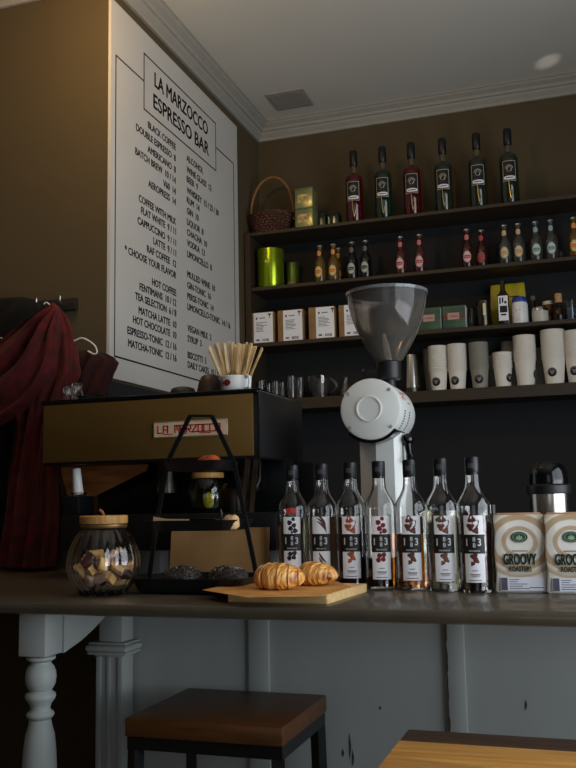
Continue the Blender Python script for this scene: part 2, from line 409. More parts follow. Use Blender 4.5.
add_text(bm, 'ESPRESSO BAR', .062, (3.488, 2.893), width=.57, align='CENTER', dbl=.0045, mapf=mmap)
ob('title_lettering', bm, ink, t, smooth=0)
L = [('BLACK COFFEE', 147.6), ('DOUBLE ESPRESSO  8', 158.8), ('AMERICANO  8', 170.3), ('BATCH BREW  10 / 14', 181), ('V60  14', 191.9), ('AEROPRESS  14', 202.3),
     ('COFFEE WITH MILK', 222), ('FLAT WHITE  9 / 11', 231.8), ('CAPPUCCINO  9 / 11', 243), ('LATTE  9 / 11', 253.4), ('RAF COFFEE  12', 264.3), ('* CHOOSE YOUR FLAVOR', 275.5),
     ('HOT COFFEE', 293), ('FENTIMANS  10 / 12', 303), ('TEA SELECTION  6 / 8', 313.3), ('MATCHA LATTE  10', 325), ('HOT CHOCOLATE  10', 335.4), ('ESPRESSO-TONIC  12 / 16', 347), ('MATCHA-TONIC  12 / 16', 358.3)]
R_ = [('ALCOHOL', 158), ('WINE GLASS  12', 169.2), ('BEER  9', 178.9), ('WHISKEY  15 / 25 / 30', 189.8), ('RUM  14', 199.7), ('GIN  10', 210.4), ('LIQUOR  8', 221.4), ('CHACHA  10', 231.8), ('VODKA  13', 242.4), ('LIMONCELLO  8', 253.4),
      ('MULLED WINE  10', 273.7), ('GIN-TONIC  16', 284.6), ('PERSE-TONIC  14', 295.6), ('LIMONCELLO-TONIC  14 / 16', 306), ('VEGAN MILK  2', 327.6), ('SYRUP  3', 338), ('BISCOTTI  5', 354.4), ('DAILY CAKES  10 / 12', 364)]
def txw(q_): v_, f_ = text_verts(q_, .0285 / .7, 0, 0); return max(v.x for v in v_) - min(v.x for v in v_)
XS = .424 / txw('ESPRESSO-TONIC  12 / 16')
def menu_row(q_, y, u, left):
    z = at_x(176 if left else 187.2, y, MX).z - .014; a, _, b = q_.partition('  '); tot = txw(q_) * XS
    ob('menu_item', add_text(B(), a, .0285, (u - tot if left else u, z), xs=XS, dbl=.0030, mapf=mmap), ink, t, smooth=0)
    if b: ob('menu_price', add_text(B(), b, .0285, (u if left else u + tot, z), xs=XS, align='RIGHT', dbl=.0030, mapf=mmap), ink, t, smooth=0)
for q_, y in L: menu_row(q_, y, 3.412, True)
for q_, y in R_: menu_row(q_, y, 3.525, False)

# ------------------------------------------------------------------ back bar shelves
SF = 4.24
SZ = [2.648, 2.357, 2.067, 1.776]
t = thing('back_bar_shelves', 'dark wooden shelving with four long shelves across the alcove', 'shelves', (0, 4.36, 0))
for z, th in zip(SZ, (.018, .018, .02, .055)):
    bm = B(); box(bm, -1.6, 1.08, SF - 4.36, .1, z - th, z, .002); ob('shelf', bm, dark_wood, t, smooth=0)
bm = B(); box(bm, XW + .008, -1.6005, SF - 4.36, .1, 1.72, SZ[0], 0); ob('side_board', bm, dark_wood, t, smooth=0)
bm = B(); box(bm, XW + .008, 1.08, .1005, .112, 1.7205, SZ[0]); ob('back_board', bm, board_black, t, smooth=0)

# ================================================================== BACK SHELF CONTENTS
def base(px, py, Y, z): p = at_y(px, py, Y); return Vector((p.x, Y, z))

# --- absinthe style bottles on the top shelf
def ease(a, b, n=6): return [(a[0] + (b[0] - a[0]) * math.sin(PI / 2 * i / n), a[1] + (b[1] - a[1]) * (1 - math.cos(PI / 2 * i / n))) for i in range(1, n)]
def tall_bottle(label, col, capname, loc, group):
    t = thing('liqueur_bottle', label, 'bottle', loc, .12 + random.uniform(-.06, .02), group); t.scale = (1.07, 1.07, 1.07)
    m = M('liqueur_' + col[0], col[1], .08, trans=.35, var=.15, coat=.5)
    prof = [(0, 0), (.038, 0), (.041, .004), (.041, .205)] + [(.041 - .027 * (1 - math.cos(PI / 2 * i / 6)), .205 + .032 * math.sin(PI / 2 * i / 6)) for i in range(1, 7)] + [(.0135, .242), (0, .242)]
    ob('bottle_body', lathe(B(), prof, 32), m, t, smooth=50)
    ob('neck', lathe(B(), [(0, .2422), (.0128, .2422), (.0128, .275), (0, .275)], 24), M('dusty_neck_glass', (110, 98, 78), .25, trans=.4), t)
    ob('cap', lathe(B(), [(0, .2755), (.015, .2755), (.0185, .28), (.0185, .345), (.016, .352), (0, .352)], 24), cap_black, t)
    lab_ = ob('label', curved_rect(B(), .060, .098, .192, .0412, thick=.0003), M('label_silver', (170, 166, 156), .5), t)
    ob('label_ground', curved_rect(B(), .054, .101, .189, .0415, thick=.0003), M('label_black', (20, 20, 20), .5), lab_)
    bm = B(); mp = cyl_map(.0422)
    g = [(.012 * math.cos(a), .152 + .012 * math.sin(a)) for a in [2 * PI * i / 16 for i in range(16)]]
    vs = [bm.verts.new(mp(x, z, 0)) for x, z in g]; bm.faces.new(vs)
    for r0, r1, a0, a1 in ((.015, .019, .2, PI - .2),):
        pts = [(r, a) for r, a in [(r0, a0 + (a1 - a0) * i / 8) for i in range(9)] + [(r1, a1 - (a1 - a0) * i / 8) for i in range(9)]]
        bm.faces.new([bm.verts.new(mp(r * math.cos(a), .153 + r * math.sin(a), 0)) for r, a in pts])
    ob('emblem', bm, M('emblem_grey', (170, 160, 140), .6), lab_, smooth=0)
    bm = cyl_sup(B(), .026, .0085, 0, .113, mp, .0002, p=.4); ob('name_plate', bm, white_paper, lab_, smooth=0)
    bm = cyl_sup(B(), .018, .0022, 0, .113, cyl_map(.0430), 0, p=.2); ob('plate_print', bm, ink, lab_, smooth=0)
    bm = B(); tube(bm, [(-.004, -.0455, .1), (-.002, -.0455, .06), (.001, -.046, .03), (.004, -.046, .018)], [.0022, .003, .0032, .0035], 8)
    tube(bm, [(.004, -.046, .018), (.008, -.046, .03), (.011, -.0455, .052)], .0018, 6); tube(bm, [(-.012, -.0455, .1), (.012, -.0455, .1)], .0014, 6)
    ob('spoon', bm, M('gilt_spoon', (230, 205, 150), .18, metal=1), t)
    return t
RB, GB, OL = ('red', (88, 12, 15)), ('green', (26, 52, 32)), ('olive', (40, 52, 34))
G = 'tall liqueur bottles on the top shelf'
for px, col, lb in ((354, RB, 'red liqueur bottle with black cap, nearest the small dark tins on the top shelf'), (383, GB, 'green liqueur bottle standing between the two red ones on the top shelf'),
                    (412, RB, 'red liqueur bottle between two green bottles on the top shelf'), (443.5, OL, 'dark green liqueur bottle just right of the second red bottle, top shelf'),
                    (478, OL, 'dark green liqueur bottle, second from the right on the top shelf'), (509.5, OL, 'rightmost dark green liqueur bottle on the top shelf')):
    tall_bottle(lb, col, '', base(px, 180, 4.29, SZ[0]), G)

# --- wicker basket
t = thing('wicker_basket', 'dark wicker basket with tall arched cane handle on the top shelf', 'basket', (-1.508, 4.328, SZ[0]))
bm = B()
nst = 28
for ring in range(7):
    z = .008 + ring * .0135; r = .086 + .030 * ring / 6
    pts = []
    for i in range(nst * 2 + 1):
        a = 2 * PI * i / (nst * 2); rr = r + (.0035 if (i + ring) % 2 else -.0035); pts.append((rr * math.cos(a), rr * math.sin(a) * .9, z))
    tube(bm, pts, .0062, 6, cap=False)
ob('woven_side', bm, wicker, t)
bm = B()
for i in range(nst):
    a = 2 * PI * i / nst; tube(bm, [(.086 * math.cos(a), .077 * math.sin(a), .004), (.117 * math.cos(a), .104 * math.sin(a), .098)], .003, 5)
ob('stake', bm, wicker, t)
ob('base', lathe(B(), [(0, 0), (.088, 0), (.088, .006), (0, .006)], 28, mod=lambda a, z: 1 - .1 * math.sin(a) ** 2), wicker, t)
bm = B(); tube(bm, [(.118 * math.cos(2 * PI * i / 32), .105 * math.sin(2 * PI * i / 32), .1 + .003 * math.sin(i * 2.4)) for i in range(33)], .007, 6, cap=False); ob('rim', bm, wicker, t)
bm = B(); tube(bm, [(-.120 * math.cos(PI * i / 20) , 0, .07 + .245 * math.sin(PI * i / 20) ** .8) for i in range(21)], .0065, 8); ob('handle', bm, cane, t)

# --- black pour-over stand behind the basket
t = thing('drip_stand', 'black drip stand behind the wicker basket on the top shelf', 'stand', (-1.39, 4.452, SZ[0]))
bm = B(); box(bm, -.10, -.082, -.008, .008, 0, .155, .003); box(bm, -.0818, .09, -.008, .008, .146, .155, .003); box(bm, -.10, .0, -.02, .01, 0, .006); ob('frame', bm, black_plastic, t)
ob('dripper', lathe(B(), [(0, .10), (.014, .10), (.03, .12), (.045, .1455), (0, .1455)], 24, cx=.01, cy=-.0), black_gloss, t)

# --- boxes of tea
def boxy(name, label, cat, loc, w, d, h, mat, rotz=0, group=None, face=None, bev=.003):
    t = thing(name, label, cat, loc, rotz, group)
    bm = B(); box(bm, -w / 2, w / 2, -d / 2, d / 2, 0, h, bev); ob('box_body', bm, mat, t, smooth=30)
    return t
gold_green = M('green_gold_tin', (178, 172, 112), .3, metal=.5, rgb2=(110, 124, 84), scale=12)
def tea_tin(label, loc, rz, group):
    t = boxy('tea_tin', label, 'tea tin', loc, .098, .09, .092, gold_green, rz, group); t.scale = (.97, .97, 1.06)
    bm = B(); box(bm, -.034, .030, -.0458, -.0452, .026, .066); ob('label', bm, M('tea_tin_label', (232, 216, 150), .3, metal=.4, rgb2=(120, 90, 50), scale=30), t, smooth=0)
    bm = B(); box(bm, -.026, .022, -.0464, -.0459, .038, .055); ob('label_panel', bm, M('tea_tin_panel', (140, 96, 60), .5, rgb2=(200, 170, 110), scale=60), t, smooth=0)
    bm = B(); box(bm, -.0495, .0495, -.0455, .0455, .0925, .098, .002); ob('lid', bm, M('tea_tin_lid', (120, 140, 100), .3, metal=.5), t)
    return t
p = base(306.5, 205, 4.30, SZ[0])
tea_tin('green and gold tea tin beside the wicker basket, lower of two', p, -.05, 'stacked green gold tea tins')
tea_tin('green and gold tea tin balanced on top of an identical tin', p + Vector((0, 0, .1043)), -.03, 'stacked green gold tea tins')
dt = M('dark_teal_tin', (40, 54, 52), .3, metal=.4)
for i, (px, lb) in enumerate(((322, 'dark teal tin right beside the stacked gold tins'), (335, 'dark teal tin nearest the first red liqueur bottle'))):
    t = boxy('small_tin', lb, 'tin', base(px, 220, 4.38, SZ[0]), .058, .07, .084, dt, 0, 'small dark teal tins')
    bm = B(); box(bm, -.027, -.020, -.0358, -.0352, .01, .07); box(bm, .0, .010, -.0358, -.0352, .012, .068); ob('label', bm, M('silver_strip', (180, 184, 170), .2, metal=.9, rgb2=(90, 96, 80), scale=40), t, smooth=0)
    bm = B(); box(bm, -.0295, .0295, -.0355, .0355, .0845, .090, .002); ob('lid', bm, dt, t)

# --- lime green canisters
lime = M('lime_lacquer', (150, 172, 30), .25, metal=.75, var=.1, scale=4)
t = thing('tea_canister', 'large shiny lime green canister at the left of the second shelf', 'canister', base(271, 283, 4.32, SZ[1]))
ob('canister_body', lathe(B(), [(0, 0), (.066, 0), (.068, .003), (.068, .176), (0, .176)], 40), lime, t)
ob('lid', lathe(B(), [(0, .1765), (.0695, .1765), (.0695, .206), (.066, .209), (0, .209)], 40), lime, t)
bm = B(); g = [(.008 * math.cos(2 * PI * i / 12), .135 + .008 * math.sin(2 * PI * i / 12)) for i in range(12)]; bm.faces.new([bm.verts.new(cyl_map(.0685)(x, z, 0)) for x, z in g]); ob('emblem', bm, M('emblem_lime', (206, 210, 150), .5), t, smooth=0)
t = thing('tea_canister', 'small dull green canister behind the large lime one, second shelf', 'canister', base(293, 283, 4.42, SZ[1]))
ob('canister_body', lathe(B(), [(0, 0), (.036, 0), (.036, .128), (0, .128)], 30), M('dull_green_tin', (92, 112, 34), .35, metal=.5), t)
ob('lid', lathe(B(), [(0, .1285), (.037, .1285), (.037, .152), (.034, .154), (0, .154)], 30), M('dull_green_lid', (84, 100, 34), .35, metal=.5), t)
ob('label', curved_rect(B(), .045, .0, .05, .0365, a0=.0), M('beige_label', (140, 130, 100), .7), t)

# --- soda bottles on second shelf
def soda(label, liq, lab, ink_c, loc, group, rz=0):
    t = thing('soda_bottle', label, 'bottle', loc, rz, group)
    prof = [(0, 0), (.026, 0), (.0285, .004), (.0285, .095), (.026, .108), (.020, .122), (.0145, .135), (.0118, .15), (.0108, .178), (.012, .182), (.012, .187), (0, .187)]
    ob('bottle_body', lathe(B(), prof, 28), M('soda_' + liq[0], liq[1], .06, trans=liq[2], var=.1, coat=.4), t, smooth=50)
    ob('cap', lathe(B(), [(0, .1872), (.0145, .1872), (.0145, .193), (.011, .197), (0, .197)], 21, mod=lambda a, z: 1 + .03 * math.cos(21 * a / 1)), M('crown_cap', (170, 172, 168), .3, metal=.7), t)
    mp = cyl_map(.0287)
    def ell(rx, rz_, zc, mat, nm, e, R=None):
        m2 = cyl_map(R) if R else mp
        return ob(nm, cyl_sup(B(), rx, rz_, 0, zc, m2, e), mat, t, smooth=0)
    lb = ell(.021, .030, .055, M('soda_label_' + lab[0], lab[1], .6), 'label', .0004)
    bm = B()
    for i in range(28):
        a0, a1 = 2 * PI * i / 28, 2 * PI * (i + 1) / 28
        bm.faces.new([bm.verts.new(mp(r * .021 * math.cos(a), .055 + r * .030 * math.sin(a), .0007)) for r, a in ((1, a0), (1, a1), (.87, a1), (.87, a0))])
    ob('label_border', bm, M('soda_border_' + lab[0], tuple(int(v * .6) for v in lab[1]), .6), lb, smooth=0)
    bm = cyl_sup(B(), .016, .0085, 0, .054, mp, .0009, p=.35); ob('label_band', bm, M('soda_ink_' + ink_c[0], ink_c[1], .6), lb, smooth=0)
    bm = B(); add_text(bm, 'Fentimans', .006, (0, .0505), width=.026, align='CENTER', ext=.0001, mapf=cyl_map(.0299)); ob('lettering', bm, M('soda_text_' + lab[0], tuple(min(255, int(v * 1.1)) for v in lab[1]), .6), lb, smooth=0)
    bm = B(); mn = cyl_map(.0138)
    cyl_sup(bm, .0115, .0135, 0, .153, cyl_map(.0152), .0, p=.6)
    ob('neck_label', bm, M('soda_neck_' + ink_c[0] + lab[0], tuple(int(.55 * a + .45 * b) for a, b in zip(ink_c[1], lab[1])), .6), t, smooth=0)
    return t
amber, cola, rose, clr, brn = ('amber', (124, 92, 36), .45), ('cola', (18, 18, 18), .1), ('rose', (96, 48, 42), .5), ('clear', (96, 98, 92), .6), ('brown', (70, 28, 22), .3)
lo, lb_, lp_, lt, ly = ('cream', (226, 200, 130)), ('grey', (190, 190, 180)), ('pink', (226, 190, 186)), ('teal', (208, 212, 205)), ('yellow', (214, 200, 170))
io, ik, ip, itl, iy = ('orange', (226, 110, 24)), ('black', (40, 38, 36)), ('red', (190, 60, 66)), ('teal', (90, 140, 140)), ('gold', (210, 150, 90))
for px, py, Y, liq, lab, ic, lb in (
    (320.3, 277, 4.29, amber, lo, io, 'orange-labelled soda bottle, leftmost on the second shelf'),
    (334, 276, 4.29, amber, lo, io, 'orange-labelled soda bottle with another half hidden behind its shoulder'),
    (339, 274, 4.37, amber, lo, io, 'orange-labelled soda bottle standing behind the front pair'),
    (352.7, 275, 4.29, cola, lb_, ik, 'dark cola bottle with grey label, left one of the pair'),
    (366.3, 274, 4.29, cola, lb_, ik, 'dark cola bottle with grey label, right one of the pair'),
    (401.5, 271, 4.29, rose, lp_, ip, 'pink-labelled soda bottle above the left part of the grinder hopper rim'),
    (420.5, 270, 4.29, rose, lp_, ip, 'pink-labelled soda bottle, right one of the pair above the hopper rim'),
    (468, 266, 4.29, brn, lp_, ip, 'brown soda bottle with pale pink label, taller looking of the middle pair'),
    (482.5, 265, 4.33, brn, ('dusk', (150, 92, 80)), ip, 'brown soda bottle with dusky red label, right one of the middle pair'),
    (505.7, 263, 4.29, clr, ly, iy, 'clear soda bottle with cream label, left one of the cream pair'),
    (519.7, 262, 4.29, clr, ly, iy, 'clear soda bottle with cream label, right one of the cream pair'),
    (537, 260, 4.29, clr, lt, itl, 'clear soda bottle with teal and white label, left one of the teal pair'),
    (552.3, 258, 4.29, clr, lt, itl, 'clear soda bottle with teal and white label, right one of the teal pair'),
    (575.5, 256, 4.29, amber, lo, io, 'orange-labelled soda bottle cut off by the right picture edge')):
    soda(lb, liq, lab, ic, base(px, py, Y, SZ[1]), 'soda bottles on the second shelf', random.uniform(-.1, .05))
t = thing('glass_jar', 'small clear glass jar behind the teal-labelled bottles', 'jar', base(561, 257, 4.40, SZ[1]))
ob('jar_body', lathe(B(), [(0, 0), (.022, 0), (.024, .003), (.024, .05), (.018, .06), (.018, .066), (.016, .066), (.016, .06), (.022, .05), (.022, .005), (0, .005)], 24), glass, t)

# --- kraft coffee boxes on the third shelf
def coffee_box(label, px, Y, lab_l, rz):
    t = thing('coffee_box', label, 'coffee box', base(px, 336, Y, SZ[2]), rz, 'kraft coffee boxes on the third shelf')
    W, D_, Hh = .134, .085, .162
    bm = B(); box(bm, -W / 2, W / 2, -D_ / 2, D_ / 2, 0, Hh, .003); ob('box_body', bm, kraft, t)
    y = -D_ / 2 - .0003
    bm = B(); box(bm, -W / 2 + lab_l, W / 2 - .003, y - .0004, y, .004, Hh - .003); ob('label', bm, white_paper, t, smooth=0)
    bm = B(); x0 = -W / 2 + lab_l; yy = y - .0008
    for k in range(7): z = Hh - .055 - k * .0075; box(bm, x0 + .012, x0 + random.uniform(.045, .075), yy, y - .0004, z, z + .0025)
    box(bm, x0 + .012, x0 + .02, yy, y - .0004, Hh - .037, Hh - .026); box(bm, x0 + .012, x0 + .03, yy, y - .0004, .014, .022)
    for k in range(12): xx = x0 + .045 + k * .003; box(bm, xx, xx + random.choice((.001, .002)), yy, y - .0004, .010, .024)
    box(bm, x0 + .078, x0 + .094, yy, y - .0004, Hh - .018, Hh - .010)
    box(bm, x0 + .084, x0 + .088, yy, y - .0004, Hh - .034, Hh - .010)
    ob('label_print', bm, M('label_print_grey', (70, 66, 72), .7), t, smooth=0)
    bm = B(); box(bm, x0 + .03, x0 + .062, yy, y - .0004, Hh - .033, Hh - .029); ob('print_mark', bm, M('label_print_grey', (70, 66, 72)), t, smooth=0)
    return t
coffee_box('kraft coffee box with white label, leftmost on the third shelf', 264, 4.30, .028, 0)
coffee_box('kraft coffee box with white label, second from the left', 293, 4.30, .030, 0)
coffee_box('kraft coffee box with white label, third from the left', 324, 4.295, .038, .04)
coffee_box('kraft coffee box partly hidden behind the grinder hopper', 354.5, 4.30, .028, 0)

# --- green tea boxes
green_card = M('green_card', (70, 100, 74), .5, rgb2=(48, 74, 56), scale=16)
for px, lb in ((431, 'green tea box with pink label, nearest the grinder hopper'), (455.5, 'green tea box with pink label and red band')):
    t = boxy('tea_box', lb, 'tea box', base(px, 329, 4.30, SZ[2]), .108, .07, .112, green_card, 0, 'green tea boxes on the third shelf', bev=.002)
    y = -.0352
    bm = B(); box(bm, -.03, .025, y - .0008, y - .0005, .045, .078); ob('label', bm, M('pink_label', (196, 150, 140), .6), t, smooth=0)
    bm = B(); box(bm, -.054, .054, y - .0004, y, .052, .066); ob('red_band', bm, M('red_band', (130, 40, 44), .6) if px > 440 else green_card, t, smooth=0)
    bm = B(); box(bm, -.024, .019, y - .0012, y - .0008, .058, .060); box(bm, -.02, .015, y - .0012, y - .0008, .064, .0655); ob('label_print', bm, ink, t, smooth=0)
    bm = B(); box(bm, .0541, .0549, -.034, .034, .002, .110); ob('side_seal', bm, white_paper, t, smooth=0)
# --- dark bottle / metal tumbler with tag
t = thing('glass_shaker', 'small dark glass bottle left of the metal tumbler, third shelf', 'bottle', base(473, 327, 4.30, SZ[2]))
ob('bottle_body', lathe(B(), [(0, 0), (.018, 0), (.018, .05), (.010, .075), (.009, .1), (0, .1)], 20), M('near_black_glass', (20, 22, 24), .05, trans=.3), t)
t = thing('metal_tumbler', 'dark metal tumbler with a pale vertical tag, third shelf', 'tumbler', base(484.5, 326, 4.30, SZ[2]))
ob('tumbler_body', lathe(B(), [(0, 0), (.030, 0), (.032, .004), (.034, .12), (.0325, .12), (.0305, .006), (0, .006)], 32), M('bronze_metal', (84, 74, 62), .25, metal=.9), t)
ob('lid', lathe(B(), [(0, .1205), (.035, .1205), (.035, .126), (.03, .13), (0, .13)], 32), dark_steel, t)
ob('tag', curved_rect(B(), .012, .055, .112, .0345, a0=.18), M('pale_yellow_tag', (226, 220, 160), .5), t)
ob('tag_ribbon', curved_rect(B(), .005, .0, .055, .0343, a0=.18), steel, t)
# --- yellow pouch
t = thing('yellow_pouch', 'yellow foil pouch behind the oil bottle, third shelf', 'pouch', base(509.5, 325, 4.40, SZ[2]))
bm = B()
nx, nz = 8, 10; g0 = []
for s in (-1, 1):
    rows = []
    for j in range(nz + 1):
        v = j / nz; rows.append([bm.verts.new(((i / nx - .5) * (.155 + .012 * math.sin(v * 3)), s * (.028 * (1 - v) ** .7 * math.sin(PI * i / nx) ** .6 + .0015), v * .225 + .0)) for i in range(nx + 1)])
    g0.append(rows)
    for j in range(nz):
        for i in range(nx): bm.faces.new((rows[j][i], rows[j][i + 1], rows[j + 1][i + 1], rows[j + 1][i]))
a, b = g0
for j in range(nz):
    bm.faces.new((a[j][0], a[j + 1][0], b[j + 1][0], b[j][0])); bm.faces.new((a[j][nx], b[j][nx], b[j + 1][nx], a[j + 1][nx]))
for i in range(nx):
    bm.faces.new((a[nz][i], a[nz][i + 1], b[nz][i + 1], b[nz][i])); bm.faces.new((a[0][i + 1], a[0][i], b[0][i], b[0][i + 1]))
ob('pouch_body', bm, M('yellow_foil', (196, 176, 26), .4, rgb2=(156, 140, 20), scale=20, bump=.3), t)
bm = B(); box(bm, .005, .052, -.0135, -.0125, .153, .160); ob('print_mark', bm, ink, t, smooth=0)
# --- oil bottle
t = thing('oil_bottle', 'square oil bottle with white label in front of the yellow pouch', 'bottle', base(504.5, 325, 4.28, SZ[2]))
bm = B(); box(bm, -.026, .026, -.02, .02, 0, .15, .006); lathe(bm, [(.022, .148), (.016, .16), (.0115, .17), (.011, .195), (0, .195)], 20); ob('bottle_body', bm, M('dark_oil_glass', (52, 46, 22), .06, trans=.4), t)
ob('cap', lathe(B(), [(0, .1955), (.013, .1955), (.013, .214), (0, .214)], 20), cap_black, t)
bm = B(); box(bm, -.022, .022, -.0206, -.0202, .02, .138); ob('label', bm, white_paper, t, smooth=0)
bm = B(); box(bm, -.016, .018, -.0210, -.0206, .058, .09); box(bm, -.017, -.010, -.0210, -.0206, .1, .13); box(bm, -.005, .002, -.0210, -.0206, .104, .13); box(bm, .006, .016, -.0210, -.0206, .1, .112); box(bm, -.012, .012, -.0210, -.0206, .044, .052); ob('label_print', bm, ink, t, smooth=0)
# --- blue white salt jar
t = thing('plastic_jar', 'white plastic jar with blue lid and blue label, third shelf', 'jar', base(520.5, 323, 4.275, SZ[2]))
ob('jar_body', lathe(B(), [(0, 0), (.034, 0), (.037, .004), (.037, .09), (.034, .1), (0, .1)], 32), white_enamel, t)
ob('lid', lathe(B(), [(0, .1005), (.034, .1005), (.036, .104), (.034, .118), (.027, .126), (0, .127)], 32), M('blue_plastic', (44, 66, 150), .4), t)
bm = B(); mp = cyl_map(.0374)
for pts in (((-.03, .078), (.02, .082), (.02, .068), (-.03, .072)), ((-.034, .02), (-.01, .014), (.03, .02), (.034, .03), (.0, .022), (-.034, .034))): bm.faces.new([bm.verts.new(mp(x, z, .0)) for x, z in pts])
ob('label_print', bm, M('blue_print', (40, 56, 130), .6), t, smooth=0)
bm = B(); bm.faces.new([bm.verts.new(mp(x, z, .0)) for x, z in ((-.015, .064), (.004, .066), (.004, .056), (-.015, .054))]); ob('red_print', bm, badge_red, t, smooth=0)
# --- white tin with silver lid
t = thing('spice_tin', 'low white tin with rounded silver lid, third shelf', 'tin', base(540.5, 321, 4.28, SZ[2]))
ob('tin_body', lathe(B(), [(0, 0), (.036, 0), (.037, .003), (.037, .052), (0, .052)], 32), M('cream_tin', (196, 194, 180), .4), t)
ob('lid', lathe(B(), [(0, .0525), (.038, .0525), (.038, .062), (.034, .070), (.02, .073), (0, .074)], 32), steel, t)
# --- dark dropper bottle, honey jar, cork bottle, blue glass
t = thing('dark_bottle', 'small dark bottle with grey cap behind the white tin', 'bottle', base(534, 321, 4.37, SZ[2]))
ob('bottle_body', lathe(B(), [(0, 0), (.02, 0), (.02, .08), (.010, .1), (.009, .125), (0, .125)], 20), M('dark_brown_glass', (30, 26, 24), .05, trans=.3), t)
ob('cap', lathe(B(), [(0, .1255), (.012, .1255), (.012, .147), (0, .147)], 20), M('grey_cap', (96, 92, 84), .5), t)
t = thing('honey_jar', 'amber honey jar with white lid behind the white tin', 'jar', base(549, 320, 4.36, SZ[2]))
ob('jar_body', lathe(B(), [(0, 0), (.026, 0), (.028, .004), (.028, .085), (.024, .095), (0, .095)], 28), M('honey', (136, 78, 24), .1, trans=.5), t)
ob('lid', lathe(B(), [(0, .0955), (.0265, .0955), (.0265, .112), (0, .112)], 28), M('offwhite_lid', (206, 198, 180), .4), t)
t = thing('corked_bottle', 'brown bottle with a pale wooden stopper, third shelf', 'bottle', base(559.5, 319, 4.30, SZ[2]))
ob('bottle_body', lathe(B(), [(0, 0), (.028, 0), (.030, .004), (.030, .055), (.022, .07), (.013, .078), (.013, .09), (0, .09)], 28), M('dark_amber_glass', (52, 30, 18), .05, trans=.4), t)
ob('stopper', lathe(B(), [(0, .0905), (.016, .0905), (.017, .095), (.017, .13), (.014, .134), (0, .134)], 24), M('pale_cork', (196, 156, 112), .7, rgb2=(170, 130, 90), scale=60), t)
t = thing('glass_tumbler', 'clear glass holding something blue at the right end of third shelf', 'glass', base(571.5, 318, 4.30, SZ[2]))
ob('glass_body', lathe(B(), [(0, 0), (.022, 0), (.026, .004), (.028, .095), (.0265, .095), (.0245, .006), (0, .006)], 28), glass, t)
ob('contents', lathe(B(), [(0, .0065), (.022, .0065), (.0235, .06), (0, .062)], 24), M('dusty_blue', (70, 96, 116), .5), t)

# --- paper cups in stacks
def cup_mesh(h, rt, rb):
    return [(0, .004), (rb - .002, .004), (rb, 0), (rt - .002, h - .004), (rt + .0015, h - .005), (rt + .0025, h - .002), (rt + .001, h), (rt - .002, h - .001), (rb - .002, .008), (0, .008)]
def cup_proto(name, h, rt, rb, mat):
    me = bpy.data.meshes.new(name); bm = lathe(B(), cup_mesh(h, rt, rb), 32); bmesh.ops.recalc_face_normals(bm, faces=bm.faces); bm.to_mesh(me); bm.free(); me.materials.append(mat)
    for p in me.polygons: p.use_smooth = True
    me.set_sharp_from_angle(angle=math.radians(50)); return me
def logo_mesh(h, rt, rb, a0):
    """round black badge with a pale ring on the cup wall, three meshes"""
    out = []
    zc = h * .42; R = rb + (rt - rb) * zc / h
    for nm, fn, e, m in (('badge', [(0, .0205)], .0006, M('cup_badge_black', (18, 18, 18), .6)), ):
        bm = cyl_sup(B(), .0205, .0205, a0 * R, zc, lambda u, v, w: ((R + (rt - rb) * (v - zc) / h + w) * math.sin(u / R), -(R + (rt - rb) * (v - zc) / h + w) * math.cos(u / R), v), e)
        me = bpy.data.meshes.new(nm); bm.to_mesh(me); bm.free(); me.materials.append(m); out.append((nm, me))
    bm = B()
    def q(r, a): return bm.verts.new(((R + (rt - rb) * r * math.sin(a) / h + .001) * math.sin(a0 + r * math.cos(a) / R), -(R + (rt - rb) * r * math.sin(a) / h + .001) * math.cos(a0 + r * math.cos(a) / R), zc + r * math.sin(a)))
    for i in range(20):
        a, b = .3 + 2.6 * i / 20, .3 + 2.6 * (i + .7) / 20; bm.faces.new([q(.0135, a), q(.0165, a), q(.0165, b), q(.0135, b)])
    bm.faces.new([q(.009 * (1 + .25 * math.sin(3 * a)), a) for a in [2 * PI * i / 16 for i in range(16)]])
    me = bpy.data.meshes.new('badge_print'); bm.to_mesh(me); bm.free(); me.materials.append(M('cup_badge_print', (130, 126, 122), .6)); out.append(('badge_print', me))
    return out
def stack(px, Y, n, pitch, h, rt, rb, mat, name, a0=None, size='small'):
    me = cup_proto('paper_cup', h, rt, rb, mat); p = base(px, 388, Y, SZ[3]); gp = 'cups in the ' + name
    for k in range(n):
        if k == 0: lb = 'bottom paper cup, ' + name
        elif k == n - 1: lb = 'topmost paper cup, ' + name
        else: lb = 'paper cup nested mid-stack, ' + name
        c = ob('paper_cup', None, mat, mesh=me, loc=(p.x + random.uniform(-.0005, .0005), p.y, p.z + k * pitch)); tag(c, lb, 'paper cup', gp)
        if k == 0 and a0 is not None:
            for nm, m2 in logo_mesh(h, rt, rb, a0): ob(nm, None, None, mesh=m2, parent=c)
SM = (.098, .044, .034); BG = (.125, .053, .0405)
stack(439, 4.29, 13, .0098, *SM, cup_paper, 'stack of cups nearest the grinder', -.2)
stack(458.2, 4.29, 13, .0100, *SM, cup_paper, 'second cup stack from the grinder', -.25)
stack(480.3, 4.29, 13, .0100, *SM, cup_grey_shade, 'greyish cup stack right of the two white ones', .0)
stack(503.7, 4.29, 6, .0130, *SM, cup_paper, 'short white cup stack in the front row', 1.0)
stack(526.5, 4.29, 11, .0110, .125, .050, .039, cup_paper, 'tall plain cup stack beside the short stack', 1.45)
stack(555.3, 4.29, 12, .0115, *BG, cup_paper, 'tall cup stack facing its round badge forward', -.18)
stack(578.5, 4.29, 11, .0115, *BG, cup_paper, 'cup stack cut by the right picture edge', -.3)
stack(512, 4.40, 14, .0100, *SM, cup_grey_shade, 'shaded cup stack behind the short and tall stacks')
stack(541, 4.41, 10, .0100, *SM, cup_grey_shade, 'shaded cup stack behind, between the two tall stacks')
stack(494, 4.42, 8, .0100, *SM, cup_grey_shade, 'shaded cup stack behind, left of the short stack')
